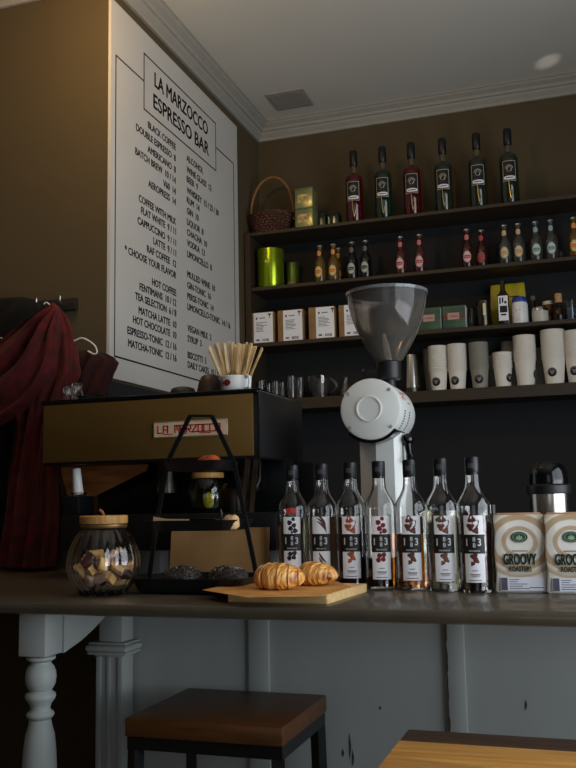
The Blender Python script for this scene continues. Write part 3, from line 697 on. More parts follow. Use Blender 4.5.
stack(433.5, 4.42, 13, .0105, *SM, cup_grey_shade, 'shaded cup stack hidden behind the one nearest the grinder')

# --- chrome shaker and glasses at the left of the lowest shelf
t = thing('steel_shaker', 'tall steel shaker cup behind the right edge of the grinder hopper', 'shaker', base(412.5, 389, 4.30, SZ[3]))
ob('cup_body', lathe(B(), [(0, 0), (.036, 0), (.040, .004), (.029, .178), (.028, .184), (0, .184)], 36), steel, t, smooth=30)
ob('foot_band', lathe(B(), [(.0402, .0), (.0416, .0), (.0410, .022), (.0398, .022)], 36, close=True), dark_steel, t)
def tumbler(label, loc, r, h, group, rb=None):
    rb = rb or r * .85
    return tag(ob('drinking_glass', lathe(B(), [(0, 0), (rb, 0), (rb + .001, .003), (r, h), (r - .0018, h), (rb - .001, .008), (0, .008)], 28), glass, loc=loc, smooth=50), label, 'glass', group)
G = 'clear drinking glasses on the lowest shelf'
for px, Y, r, h, lb in ((261, 4.30, .026, .105, 'clear tumbler just right of the enamel mug'), (276, 4.30, .024, .098, 'clear tumbler, left one of the overlapping pair'), (282, 4.38, .024, .1, 'clear tumbler, back one of the overlapping pair'),
                        (292, 4.30, .028, .118, 'clear tumbler standing over the back corner of the espresso machine'), (300, 4.39, .028, .12, 'clear tumbler behind, beside the glass server'), (268.5, 4.40, .025, .1, 'clear tumbler in the back row beside the stirrers')):
    tumbler(lb, base(px, 395, Y, SZ[3]), r, h, G)
t = thing('glass_server', 'ribbed glass coffee server with round handle on the lowest shelf', 'server', base(320, 394, 4.33, SZ[3]))
ob('server_body', lathe(B(), [(0, 0), (.042, 0), (.046, .004), (.056, .09), (.060, .112), (.058, .112), (.054, .09), (.044, .006), (0, .006)], 48, mod=lambda a, z: 1 + .012 * math.cos(16 * a)), glass, t)
bm = B(); tube(bm, [(.052 + .035 * math.sin(PI * i / 12) ** .8, 0, .03 + .07 * i / 12) for i in range(13)], .0045, 8); ob('handle', bm, glass, t)
t = thing('glass_carafe', 'small clear glass carafe beside the grinder, lowest shelf', 'carafe', base(346, 393, 4.33, SZ[3]))
ob('carafe_body', lathe(B(), [(0, 0), (.032, 0), (.036, .01), (.034, .035), (.016, .07), (.014, .085), (.022, .105), (.020, .105), (.0125, .085), (.014, .07), (.032, .035), (.034, .011), (0, .006)], 32), glass, t)

# ================================================================== COAT RACK AND COATS
t = thing('coat_rail', 'dark wooden coat rail with hooks on the brown wall', 'coat rack', (-2.2, 2.85, 2.0))
bm = B(); box(bm, -.6, .447, -.022, -.0005, -.02, .025, .003); ob('rail', bm, M('rail_dark', (36, 31, 26), .5, rgb2=(24, 20, 18), scale=10, stretch=(1, 10, 10)), t)
for x in (-.45, -.3, .20, .30, .40):
    bm = B(); tube(bm, [(x, -.0225, .0), (x, -.04, .0), (x, -.052, .012), (x, -.05, .03)], .003, 6); ob('hook', bm, steel, t)
def loft(bm, secs, n=48, amp=.1, k=7, ph=0, drift=1.2, seed=1):
    """secs: (cx, cy, cz, ax, ay); folds around"""
    rings = []
    for j, (cx, cy, cz, ax, ay) in enumerate(secs):
        ring = []
        for i in range(n):
            a = 2 * PI * i / n
            f = 1 + amp * (.7 * math.sin(k * a + ph + drift * j * .35) + .45 * math.sin((2 * k - 3) * a + 1.7 * ph + j * .3)) * (min(1, j / 3))
            ring.append(bm.verts.new((cx + ax * math.cos(a) * (1 + (f - 1) * .25), cy + ay * math.sin(a) * f, cz)))
        rings.append(ring)
    for a, b in zip(rings[:-1], rings[1:]):
        for i in range(n): bm.faces.new((a[i], a[(i + 1) % n], b[(i + 1) % n], b[i]))
    bm.faces.new(rings[0]); bm.faces.new(rings[-1][::-1])
    return bm
def interp(rows, step=3):
    out = []
    for (a, b) in zip(rows[:-1], rows[1:]):
        for s in range(step): out.append(tuple(x + (y - x) * s / step for x, y in zip(a, b)))
    out.append(rows[-1]); return out
def coat_secs(rows, Y, step=3):
    """rows: (px_left, px_right, py, half depth)"""
    out = []
    for (l, r, y, d) in interp(rows, step):
        a, b = at_y(l, y, Y), at_y(r, y, Y); out.append(((a.x + b.x) / 2, Y, (a.z + b.z) / 2, (b.x - a.x) / 2, d))
    return out
# red coat
def shift(secs, o): return [(s[0] - o[0], s[1] - o[1], s[2] - o[2], s[3], s[4]) for s in secs]
o0 = Vector((-1.95, 2.7, 2.0))
t = thing('red_coat', 'large bright red coat hanging from the rail beside the espresso machine', 'coat', o0)
ob('coat_body', loft(B(), shift(coat_secs([(50, 58, 306, .012), (36, 65, 318, .03), (22, 70, 334, .045), (14, 72, 352, .05), (10, 74, 375, .055), (14, 64, 400, .055), (22, 54, 430, .055), (14, 52, 480, .055), (9, 52, 530, .055), (5, 50, 566, .055)], 2.70), o0), 96, .55, 9, .4), red_cloth, t, smooth=80)
# diagonal drape thrown across the front
bm = B(); rings = []
path = [(56, 306, 3, 6), (50, 318, 10, 14), (42, 334, 17, 26), (32, 350, 26, 36), (20, 366, 32, 42), (6, 380, 36, 46), (-10, 392, 40, 46), (-30, 402, 44, 46)]
bm2 = B(); secs = []
for i, (px, py, hw, hh) in enumerate(interp(path, 4)):
    p = at_y(px, py, 2.63) - o0; secs.append((p, hw * .0031, hh * .0031))
n = 64; rings = []
for j, (p, hw, hh) in enumerate(secs):
    ring = []
    for i in range(n):
        a = 2 * PI * i / n; f = 1 + (.5 * math.sin(8 * a + .5 * math.sin(j * .3)) + .25 * math.sin(13 * a + j * .12)) * min(1, j / 4)
        # section plane perpendicular to the diagonal run (down-left)
        u = Vector((.62, 0, -.78)); ring.append(bm2.verts.new(p + u * hh * .95 * math.cos(a) + Vector((0, 1, 0)) * .032 * min(1, .25 + j / 8) * math.sin(a) * f))
    rings.append(ring)
for a, b in zip(rings[:-1], rings[1:]):
    for i in range(n): bm2.faces.new((a[i], a[(i + 1) % n], b[(i + 1) % n], b[i]))
bm2.faces.new(rings[0]); bm2.faces.new(rings[-1][::-1]); bm.free()
ob('draped_sleeve', bm2, red_cloth, t, smooth=80)
# dark red coat on wire hanger
o1 = Vector((-1.72, 2.72, 1.9))
t = thing('dark_red_coat', 'dark red jacket on a wire hanger nearest the menu board', 'jacket', o1)
ob('jacket_body', loft(B(), shift(coat_secs([(80, 94, 351, .010), (77, 106, 355, .018), (76, 115, 360, .022), (76, 117, 364, .025), (75, 112, 374, .027), (74, 106, 390, .028), (74, 104, 396, .028)], 2.80), o1), 60, .4, 6, 1.1), dkred_cloth, t, smooth=80)
def smooth_pts(P_, m=5):
    out = []
    for i in range(len(P_) - 1):
        a, b, c, d = P_[max(0, i - 1)], P_[i], P_[i + 1], P_[min(len(P_) - 1, i + 2)]
        for k in range(m):
            u = k / m; out.append(.5 * ((2 * b) + (c - a) * u + (2 * a - 5 * b + 4 * c - d) * u * u + (3 * b - a - 3 * c + d) * u ** 3))
    return out + [P_[-1]]
hg = thing('wire_hanger', 'white wire hanger poking out of the dark red jacket', 'hanger', o1)
pts = [at_y(x, y, 2.72) - o1 for x, y in ((70, 343), (76, 340), (82, 338), (89, 341), (95, 346), (97, 352), (94, 354), (88, 351))]
bm = B(); tube(bm, smooth_pts(pts), .0030, 8); ob('shoulder_wire', bm, white_enamel, hg)
hg2 = thing('wire_hanger', 'small wire hook of a hanger on the rail above the red coat', 'hanger', o0)
pts = [at_y(x, y, 2.765) - o0 for x, y in ((44, 304), (46, 302.5), (49, 304), (52, 307), (54, 309))]
bm = B(); tube(bm, smooth_pts(pts), .0026, 8); ob('hook_wire', bm, white_enamel, hg2)
# black jacket
o2 = Vector((-2.25, 2.7, 2.0))
t = thing('black_jacket', 'black jacket with small white script hanging at the left edge', 'jacket', o2)
ob('jacket_body', loft(B(), shift(coat_secs([(-16, 24, 299, .012), (-28, 33, 303, .022), (-40, 38, 312, .03), (-48, 34, 330, .032), (-50, 30, 350, .033), (-52, 24, 400, .033), (-52, 18, 480, .033), (-52, 14, 562, .033)], 2.80), o2), 60, .3, 7, .2), black_cloth, t, smooth=80)
bm = B(); p = at_y(-8, 343, 2.755) - o2
add_text(bm, 'on', .028, (p.x, p.z), xs=1.2, ext=.0004, mapf=flat_map(p.y)); ob('script_lettering', bm, white_paper, t, smooth=0)

# ================================================================== ESPRESSO MACHINE
MZ = 1.592
t = thing('espresso_machine', 'large espresso machine with bronze back panel and red lettered badge', 'espresso machine', (-1.25, 2.4, CT))
def mb(x0, x1, y0, y1, z0, z1, bev=.002, nm='x', mat=black_metal, par=t):
    bm = B(); box(bm, x0 + 1.25, x1 + 1.25, y0 - 2.4, y1 - 2.4, z0 - CT, z1 - CT, bev); return ob(nm, bm, mat, par, smooth=30)
mb(-1.602, -.893, 2.408, 2.81, 1.392, 1.578, .003, 'housing')
mb(-1.605, -.889, 2.398, 2.814, 1.5782, MZ, .003, 'top_tray', black_gloss)
mb(-1.597, -.905, 2.400, 2.4078, 1.400, 1.5778, .002, 'back_panel', bronze)
mb(-.8925, -.887, 2.404, 2.81, 1.397, 1.585, .001, 'side_panel', side_panel_m)
bm = B(); x = -.8868 + 1.25
for p, q in (((x, .004, .345), (x, .41, .345)), ((x, .004, .535), (x, .41, .535)), ((x, .003, .345), (x, .003, .535))): bar(bm, p, q, .0022)
ob('panel_edge', bm, steel, t)
# badge
p0, p1 = at_y(154, 434, 2.4), at_y(228, 427, 2.4)
bm = B(); cx = (p0.x + p1.x) / 2; bw = (p1.x - p0.x); cz = 1.484
bd = mb(cx - bw / 2, cx + bw / 2, 2.394, 2.3998, cz - .0245, cz + .0245, .002, 'badge', badge_rim)
bm = B(); box(bm, cx - bw / 2 + .004 + 1.25, cx + bw / 2 - .004 + 1.25, -.0068, -.0061, cz - .0205 - CT, cz + .0205 - CT); ob('badge_face', bm, badge_m, bd, smooth=0)
bm = B(); yb = -.0072
SL = {'L': [[(0, 1), (0, 0), (1, 0)]], 'A': [[(0, 0), (0, 1), (1, 1), (1, 0)], [(0, .45), (1, .45)]], 'M': [[(0, 0), (0, 1), (1, 1), (1, 0)], [(.5, 1), (.5, .35)]], 'R': [[(0, 0), (0, 1), (1, 1), (1, .48), (0, .48)], [(.35, .48), (1, 0)]],
      'Z': [[(0, 1), (1, 1), (0, 0), (1, 0)]], 'O': [[(0, 0), (0, 1), (1, 1), (1, 0), (0, 0)]], 'C': [[(1, 1), (0, 1), (0, 0), (1, 0)]]}
lx = cx - bw * .43 + 1.25; lw = bw * .86 / 11.0; lh = .020; th_ = .0036
for ci, ch in enumerate('LA MARZOCCO'):
    if ch == ' ': continue
    for st in SL[ch]:
        for (ax_, az_), (bx_, bz_) in zip(st[:-1], st[1:]):
            p = Vector((lx + (ci + ax_ * .72) * lw, yb, cz - .0095 - CT + az_ * lh)); q2 = Vector((lx + (ci + bx_ * .72) * lw, yb, cz - .0095 - CT + bz_ * lh)); d_ = (q2 - p).normalized() * th_ / 2
            (bar(bm, p - d_, q2 + d_, .0008, th_) if abs(d_.x) > 1e-6 else bar(bm, p - d_, q2 + d_, th_, .0008))
for a_0, a_1 in ((1.0, 2.6), (3.7, 5), (7.2, 9.2)): box(bm, lx + a_0 * lw, lx + a_1 * lw, yb - .0004, yb + .0004, cz - .0150 - CT, cz - .0125 - CT)
ob('badge_lettering', bm, badge_red, bd, smooth=0)
# lower body
mb(-1.53, -.84, 2.40, 2.80, 1.135, 1.240, .004, 'base_body', black_metal)
mb(-1.52, -.85, 2.60, 2.80, 1.2402, 1.3918, .002, 'group_wall', M('machine_inner_dark', (22, 24, 25), .3, metal=.4))
for x in (-1.46, -.9):
    for y in (2.45, 2.74):
        ob('foot', lathe(B(), [(0, .0), (.022, 0), (.024, .01), (.018, .08), (.018, .0848), (0, .0848)], 20, cx=x + 1.25, cy=y - 2.4), black_metal, t)
for xs in (((243, 516), (248, 458)), ((252, 514), (256, 458)), ((248.5, 514), (252.5, 458))):
    a, b = at_y(xs[0][0], xs[0][1], 2.43), at_y(xs[1][0], xs[1][1], 2.43)
    bm = B(); w_ = .011 if xs[0][0] != 248.5 else .004
    a = Vector((a.x + 1.25, .03, 1.2402 - CT)); b = Vector((b.x + 1.25, .03, 1.3918 - CT)); bar(bm, a, b, w_, .012); ob('strut', bm, steel if w_ > .01 else dark_steel, t)
a, b = at_y(66, 500, 2.43), at_y(59, 463, 2.43); bm = B(); bar(bm, (a.x + 1.25, .03, 1.2402 - CT), (b.x + 1.25, .03, 1.3918 - CT), .006); ob('strut', bm, dark_steel, t)
# drip box at the left holding things
mb(-1.528, -1.475, 2.41, 2.50, 1.2402, 1.298, .003, 'drip_box', black_metal)
# steam knobs / hoses seen dark below the housing
for cxp in (-.98, -1.25):
    ob('group_head', lathe(B(), [(0, 0), (.035, 0), (.035, .03), (.028, .05), (.028, .0898), (0, .0898)], 28, cx=cxp + 1.25, cy=.15, cz=1.302 - CT), dark_steel, t)
bm = B(); tube(bm, [(-.93 + 1.25, .12, 1.39 - CT), (-.925 + 1.25, .1, 1.33 - CT), (-.945 + 1.25, .07, 1.28 - CT), (-.95 + 1.25, .06, 1.262 - CT)], .004, 8); ob('steam_wand', bm, steel, t)

# wooden board leaning inside the machine
t = thing('leaning_wood_board', 'oiled wooden board slanting under the machine beside the white cylinder', 'board', (-1.48, 2.49, 1.2402))
pl = [at_y(x, y, 2.56) for x, y in ((62, 465), (150, 464), (148, 471), (84, 503), (72, 500))]
bm = B(); prism(bm, [(p.x + 1.48, max(.0, p.z - 1.2402)) for p in pl], .050, .062); ob('board_plank', bm, oiled_wood, t, smooth=0)
# white cylinder in glass dish on the drip box
t = thing('glass_dish', 'small shallow glass dish under the white cylinder', 'dish', (-1.502, 2.455, 1.2982))
ob('dish_body', lathe(B(), [(0, 0), (.018, 0), (.026, .009), (.025, .010), (.017, .003), (0, .003)], 28), glass, t)
t = thing('white_cylinder', 'white cylindrical handle tilting under the left end of the machine', 'handle', (-1.502, 2.452, 1.3015))
o = ob('cylinder_body', lathe(B(), [(0, 0), (.015, 0), (.0165, .002), (.0145, .04), (.013, .078), (.011, .081), (.008, .078), (0, .072)], 28), white_enamel, t); o.rotation_euler = (0, -.10, 0)

# white items glimpsed under the machine (between its feet)
for (x0, x1, lb, y) in ((134, 160, 'white cardboard box glimpsed under the machine behind the tiered stand', 2.62), (268, 280, 'white card box glimpsed under the right end of the machine', 2.62)):
    a, b = at_y(x0, 562, y), at_y(x1, 543, y)
    t = thing('white_box', lb, 'box', ((a.x + b.x) / 2, y, CT), 0)
    bm = B(); box(bm, -(b.x - a.x) / 2, (b.x - a.x) / 2, 0, .06, .0, .078, .002); ob('carton', bm, white_paper, t)

# --- things on top of the machine
def shot(label, px, Y, r0=.022):
    p = base(px, 392, Y, MZ)
    prof = [(0, 0)] if 0 else [(r0, 0), (r0 + .001, .002), (r0 * .92, .022), (r0 * .72, .034), (r0 * .78, .042), (r0 * .8, .052), (r0 * .6, .057), (0, .058), (0, .050), (r0 * .6, .048), (r0 * .6, .034), (r0 * .82, .020), (r0 - .003, 0)]
    return tag(ob('shot_glass', lathe(B(), prof, 28, close=True), glass, loc=p), label, 'glass', 'upturned shot glasses on the machine')
def shot2(label, px, Y, r0=.022):
    p = base(px, 392, Y, MZ)
    prof = [(r0 - .003, .0), (r0, .0), (r0 + .001, .003), (r0 * .92, .022), (r0 * .70, .036), (r0 * .76, .044), (r0 * .78, .052), (r0 * .6, .058), (0, .059), (0, .050), (r0 * .55, .048), (r0 * .58, .036), (r0 * .82, .020)]
    bm = B(); lathe(bm, prof + [prof[0]], 28); bmesh.ops.remove_doubles(bm, verts=bm.verts, dist=1e-5)
    return tag(ob('shot_glass', bm, glass, loc=p), label, 'glass', 'upturned shot glasses on the machine')
shot2('upturned shot glass at the left, on top of the machine', 68, 2.52, .021)
shot2('upturned shot glass with bright foot, right one of the two', 77, 2.46, .022)
p = base(89, 394, 2.47, MZ); t = thing('glass_ashtray', 'low glass dish on the machine right of the shot glasses', 'dish', p)
ob('dish_body', lathe(B(), [(0, 0), (.03, 0), (.036, .014), (.033, .015), (.028, .004), (0, .004)], 28), M('smoky_glass', (70, 74, 72), .05, trans=.7), t)
p = base(183, 391, 2.50, MZ); t = thing('upturned_bowl', 'small flat black upturned bowl on top of the machine', 'bowl', p)
ob('bowl_body', lathe(B(), [(0, .029), (.022, .029), (.034, .025), (.040, .012), (.041, 0), (.037, 0), (.035, .012), (.03, .021), (0, .024)], 36), M('matte_black_clay', (34, 32, 31), .6), t, smooth=50)
p = base(210, 390, 2.50, MZ); t = thing('upturned_cup', 'brown clay cup upturned beside the enamel mug', 'cup', p)
ob('cup_body', lathe(B(), [(0, .062), (.016, .062), (.026, .056), (.034, .038), (.039, .016), (.041, 0), (.037, 0), (.035, .016), (.03, .038), (.02, .052), (0, .057)], 36), M('brown_clay', (66, 48, 38), .5, rgb2=(46, 34, 28), scale=12), t, smooth=50)
pm = base(236, 390, 2.455, MZ)
t = thing('enamel_mug', 'white enamel mug with red fish and handle holding wooden stirrers', 'mug', pm)
ob('mug_body', lathe(B(), [(0, 0), (.040, 0), (.044, .003), (.0465, .040), (.0480, .042), (.0470, .0435), (.0445, .041), (.042, .006), (0, .004)], 40), white_enamel, t, smooth=50)
bm = B(); tube(bm, [(.040, -.020, .036), (.047, -.030, .042), (.054, -.034, .038), (.057, -.036, .025), (.054, -.034, .008), (.046, -.028, .004), (.039, -.020, .006)], .0042, 8); ob('handle', bm, white_enamel, t)
bm = B(); mp = cyl_map(.0462)
cyl_sup(bm, .0115, .0095, -.010, .022, mp, .0004); bm.faces.new([bm.verts.new(mp(x, z, .0004)) for x, z in ((-.019, .022), (-.030, .031), (-.027, .022), (-.030, .013))])
ob('fish_print', bm, M('fish_red', (120, 26, 36), .5), t, smooth=0)
bm = B(); bm.faces.new([bm.verts.new(mp(x, z, .0003)) for x, z in ((-.040, .025), (-.033, .030), (-.031, .016), (-.038, .012))]); ob('leaf_print', bm, M('leaf_green', (110, 128, 84), .5), t, smooth=0)
# stirrers fan
sm = bpy.data.meshes.new('stirrer'); bm = B(); box(bm, -.0038, .0038, -.0008, .0008, 0, .138, .0006, 1); bm.to_mesh(sm); bm.free(); sm.materials.append(stick_wood)
rs = random.Random(3); k = 0
for i in range(44):
    tx = -1 + 2 * (i % 22) / 21; back = i // 22
    ax = tx * .36 + rs.uniform(-.05, .05); ay = -.10 + .28 * back + rs.uniform(-.07, .07)
    if -.02 < tx < .1 and back == 0: continue
    o = ob('wooden_stirrer', None, None, mesh=sm, loc=(pm.x + tx * .024 + rs.uniform(-.003, .003), pm.y + (.014 if back else -.014) + rs.uniform(-.006, .006), pm.z + .006))
    o.rotation_euler = (-ay, ax, rs.uniform(-.5, .5))
    L_ = (1 + rs.uniform(-.06, .04)); o.scale = (1, 1, L_)
    side = 'leaning left' if tx < -.25 else ('leaning right' if tx > .25 else 'standing upright')
    tag(o, 'pale wooden stirrer %s in the enamel mug, %s row' % (side, 'back' if back else 'front'), 'stirrer', 'wooden stirrers %s in the enamel mug, %s row' % (side, 'back' if back else 'front'))
t = thing('glass_stopper', 'tiny glass stopper among the stirrers in the mug', 'glass', pm + Vector((.002, -.024, .0062)))
ob('stopper_body', lathe(B(), [(0, 0), (.008, 0), (.008, .035), (.014, .04), (.010, .050), (.006, .054), (0, .058)], 20), glass, t)

# ================================================================== GRINDER
gp = Vector((-.545, 2.56, CT))
t = thing('coffee_grinder', 'white shop coffee grinder with round drum and large clear hopper', 'grinder', gp)
def gl(p): return Vector(p) - gp
# drum: axis along +Y, front disc at Y=2.44
cd = at_y(370, 409, 2.44) - gp
R0 = (at_y(401, 409, 2.44) - at_y(340, 409, 2.44)).length / 2
def lathe_y(prof, n=64, c=Vector((0, 0, 0)), mod=None):
    bm = lathe(B(), prof, n, mod=mod)
    for v in bm.verts: v.co = Vector((v.co.x, v.co.z, -v.co.y)) + c
    return bm
ob('drum', lathe_y([(0, .0), (R0 - .008, .0), (R0 - .002, .003), (R0, .009), (R0, .17), (R0 * .985, .21), (R0 * .93, .245), (R0 * .84, .268), (R0 * .7, .28), (0, .28)], 72, cd), grinder_white, t, smooth=35)
ob('disc_ring', lathe_y([(0, .0), (.026, .0), (.028, -.001), (.030, -.004), (.032, -.004), (.0335, -.0005), (.0335, .0)][::-1] if 0 else [(.0, -.0022), (.031, -.0022), (.032, -.0045), (.036, -.0045), (.037, -.0005), (.037, -.0002), (0, -.0002)], 48, cd + Vector((-.003, 0, .001))), grinder_white, t)
for a in (.75, 2.5, 3.85, 5.55):
    ob('screw_notch', lathe_y([(0, -.0022), (.004, -.0022), (.005, -.0005), (0, -.0003)], 16, cd + Vector((math.cos(a) * R0 * .88, 0, math.sin(a) * R0 * .88))), M('screw_grey', (150, 150, 148), .4), t)
# vents (rows of dark slots along the right flank)
bm = B()
for row, y0 in ((0, .06), (1, .125)):
    for k in range(12):
        a = -.05 - k * .085; c = cd + Vector((math.cos(a) * (R0 + .0003), y0 + (.0 if row else 0), math.sin(a) * (R0 + .0003)))
        nrm = Vector((math.cos(a), 0, math.sin(a))); tn = Vector((-math.sin(a), 0, math.cos(a)))
        vs = [bm.verts.new(c + Vector((0, dy, 0)) + tn * dz) for dy, dz in ((-.009, -.0018), (.009, -.0018), (.009, .0018), (-.009, .0018))]; bm.faces.new(vs)
ob('vent_slots', bm, M('slot_black', (15, 15, 15), .7), t, smooth=0)
def flank(u, v, w):   # u along +y, v = angle offset upward, onto drum's right flank
    a = .32 + v / R0; r = R0 + .0006 + w; return cd + Vector((math.cos(a) * r, u, math.sin(a) * r))
bm = B(); [bm.faces.new([bm.verts.new(flank(x, z, 0)) for x, z in ((a_, b_), (a_ + .012, b_), (a_ + .017, b_ + .022), (a_ + .004, b_ + .022))]) for a_, b_ in ((.050, .002), (.068, .006), (.086, .002))]; ob('logo_mark', bm, M('logo_red', (200, 50, 44), .5), t, smooth=0)
bm = B(); bm.faces.new([bm.verts.new(flank(x, z, 0)) for x, z in ((.115, -.006), (.15, -.006), (.15, .03), (.115, .03))]); ob('logo_block', bm, ink, t, smooth=0)
# cradle
ob('cradle_band', lathe_y([(R0 + .0008, .02), (R0 + .006, .02), (R0 + .006, .16), (R0 + .0008, .16), (R0 + .0008, .02)], 64, cd, mod=None), black_gloss, t) if 0 else None
bm = B(); n = 24; rr = []
for r in (R0 + .0008, R0 + .008):
    for y in (.004, .12):
        rr.append([bm.verts.new(cd + Vector((math.cos(a) * r, y, math.sin(a) * r))) for a in [PI + .80 + (PI - 1.5) * i / n for i in range(n + 1)]])
a_, b_2, c_, d_ = rr
for i in range(n):
    bm.faces.new((a_[i], a_[i + 1], b_2[i + 1], b_2[i])); bm.faces.new((c_[i], d_[i], d_[i + 1], c_[i + 1]))
    bm.faces.new((a_[i], c_[i], c_[i + 1], a_[i + 1])); bm.faces.new((b_2[i], b_2[i + 1], d_[i + 1], d_[i]))
bm.faces.new((a_[0], b_2[0], d_[0], c_[0])); bm.faces.new((a_[n], c_[n], d_[n], b_2[n]))
ob('cradle', bm, black_gloss, t)
# column (chamfered)
xl, xr = at_y(358, 470, 2.50).x - gp.x, at_y(402, 470, 2.50).x - gp.x
zt = cd.z - R0 * .80
poly = [(xl, -.03), (xl + .055, -.065), (xr - .02, -.065), (xr, -.045), (xr, .09), (xl, .09)]
bm = B(); a = [bm.verts.new((x, y, 0)) for x, y in poly]
tops = []
for x, y in poly:
    dx = x - cd.x; z = cd.z - math.sqrt(max(0, (R0 + .0085) ** 2 - dx * dx)) - .001; tops.append(bm.verts.new((x, y, z)))
mid = [bm.verts.new((x * 1.0, y, .2)) for x, y in poly]
for i in range(6):
    j = (i + 1) % 6; bm.faces.new((a[i], a[j], mid[j], mid[i])); bm.faces.new((mid[i], mid[j], tops[j], tops[i]))
bm.faces.new(a[::-1]); bm.faces.new(tops)
ob('column', bm, grinder_white, t, smooth=0)
bm = B(); box(bm, xl - .03, xr + .03, -.10, .14, 0.0, .022, .006); ob('foot_plate', bm, grinder_white, t)
# hand knob on the right
kn = at_y(408, 450, 2.52) - gp
bm = B(); blob(bm, (kn.x, kn.y, kn.z + .03), .018, 2, .02); tube(bm, [(kn.x, kn.y, kn.z + .025), (kn.x + .004, kn.y - .005, kn.z - .01), (kn.x + .01, kn.y - .006, kn.z - .035)], [.012, .009, .016], 12); ob('dosing_knob', bm, black_gloss, t)
bm = B(); tube(bm, [(xr + .0005, kn.y + .01, kn.z + .02), (kn.x, kn.y, kn.z + .02)], .006, 8); ob('knob_stem', bm, black_gloss, t)
# collar + lever + hopper
hb = at_y(389.5, 381, 2.53) - gp; hc = Vector((hb.x, hb.y, 0))
ztop = at_y(384, 363, 2.53).z - gp.z
zc0 = hb.z - .004
ob('collar', lathe(B(), [(0, zc0 - .012), (.018, zc0 - .012), (.018, zc0 + .006), (.033, zc0 + .008), (.035, zc0 + .012), (.035, ztop), (.031, ztop + .004), (.0, ztop + .004)], 36, hc.x, hc.y), black_plastic, t)
bm = B(); zz = (zc0 + ztop) / 2 + .006
tube(bm, [(hc.x - 0.035, hc.y - .01, zz), (hc.x - 0.053, hc.y - .014, zz - .002), (hc.x - 0.063, hc.y - .016, zz - .008), (hc.x - 0.074, hc.y - .018, zz - .002), (hc.x - 0.071, hc.y - .018, zz + .006)], .0035, 8); ob('lever', bm, black_gloss, t)
rt = (at_y(423.5, 300, 2.53).x - at_y(346, 300, 2.53).x) / 2; zr = at_y(385, 290, 2.53).z - gp.z - .016
hh = zr - ztop - .0045
outer = []
for i in range(15):
    s = i / 14; r = .038 + (rt - .038) * (1 - (1 - s) ** 1.75) * 1.0; outer.append((r, ztop + .0045 + hh * s))
inner = [(r - .003, z + .001) for r, z in outer][::-1]
prof = outer + [(rt + .0015, zr), (rt + .0015, zr + .006), (rt - .003, zr + .006)] + inner
bm = B(); lathe(bm, prof + [prof[0]], 56, hc.x, hc.y); bmesh.ops.remove_doubles(bm, verts=bm.verts, dist=1e-5)
ob('hopper', bm, hopper_m, t, smooth=50)
ob('hopper_rim', lathe(B(), [(rt + .0018, zr - .002), (rt + .0045, zr - .002), (rt + .0045, zr + .007), (rt + .0018, zr + .007), (rt + .0018, zr - .002)], 56, hc.x, hc.y), M('clear_rim', (200, 205, 208), .05, trans=.8), t)
bm = B(); tube(bm, [(hc.x, hc.y, ztop + .006), (hc.x - .006, hc.y - .004, ztop + .05), (hc.x - .012, hc.y - .004, ztop + .085)], [.010, .009, .004], 12, flat=.4); ob('bean_shutter', bm, M('milky_plastic', (220, 216, 206), .4), t)

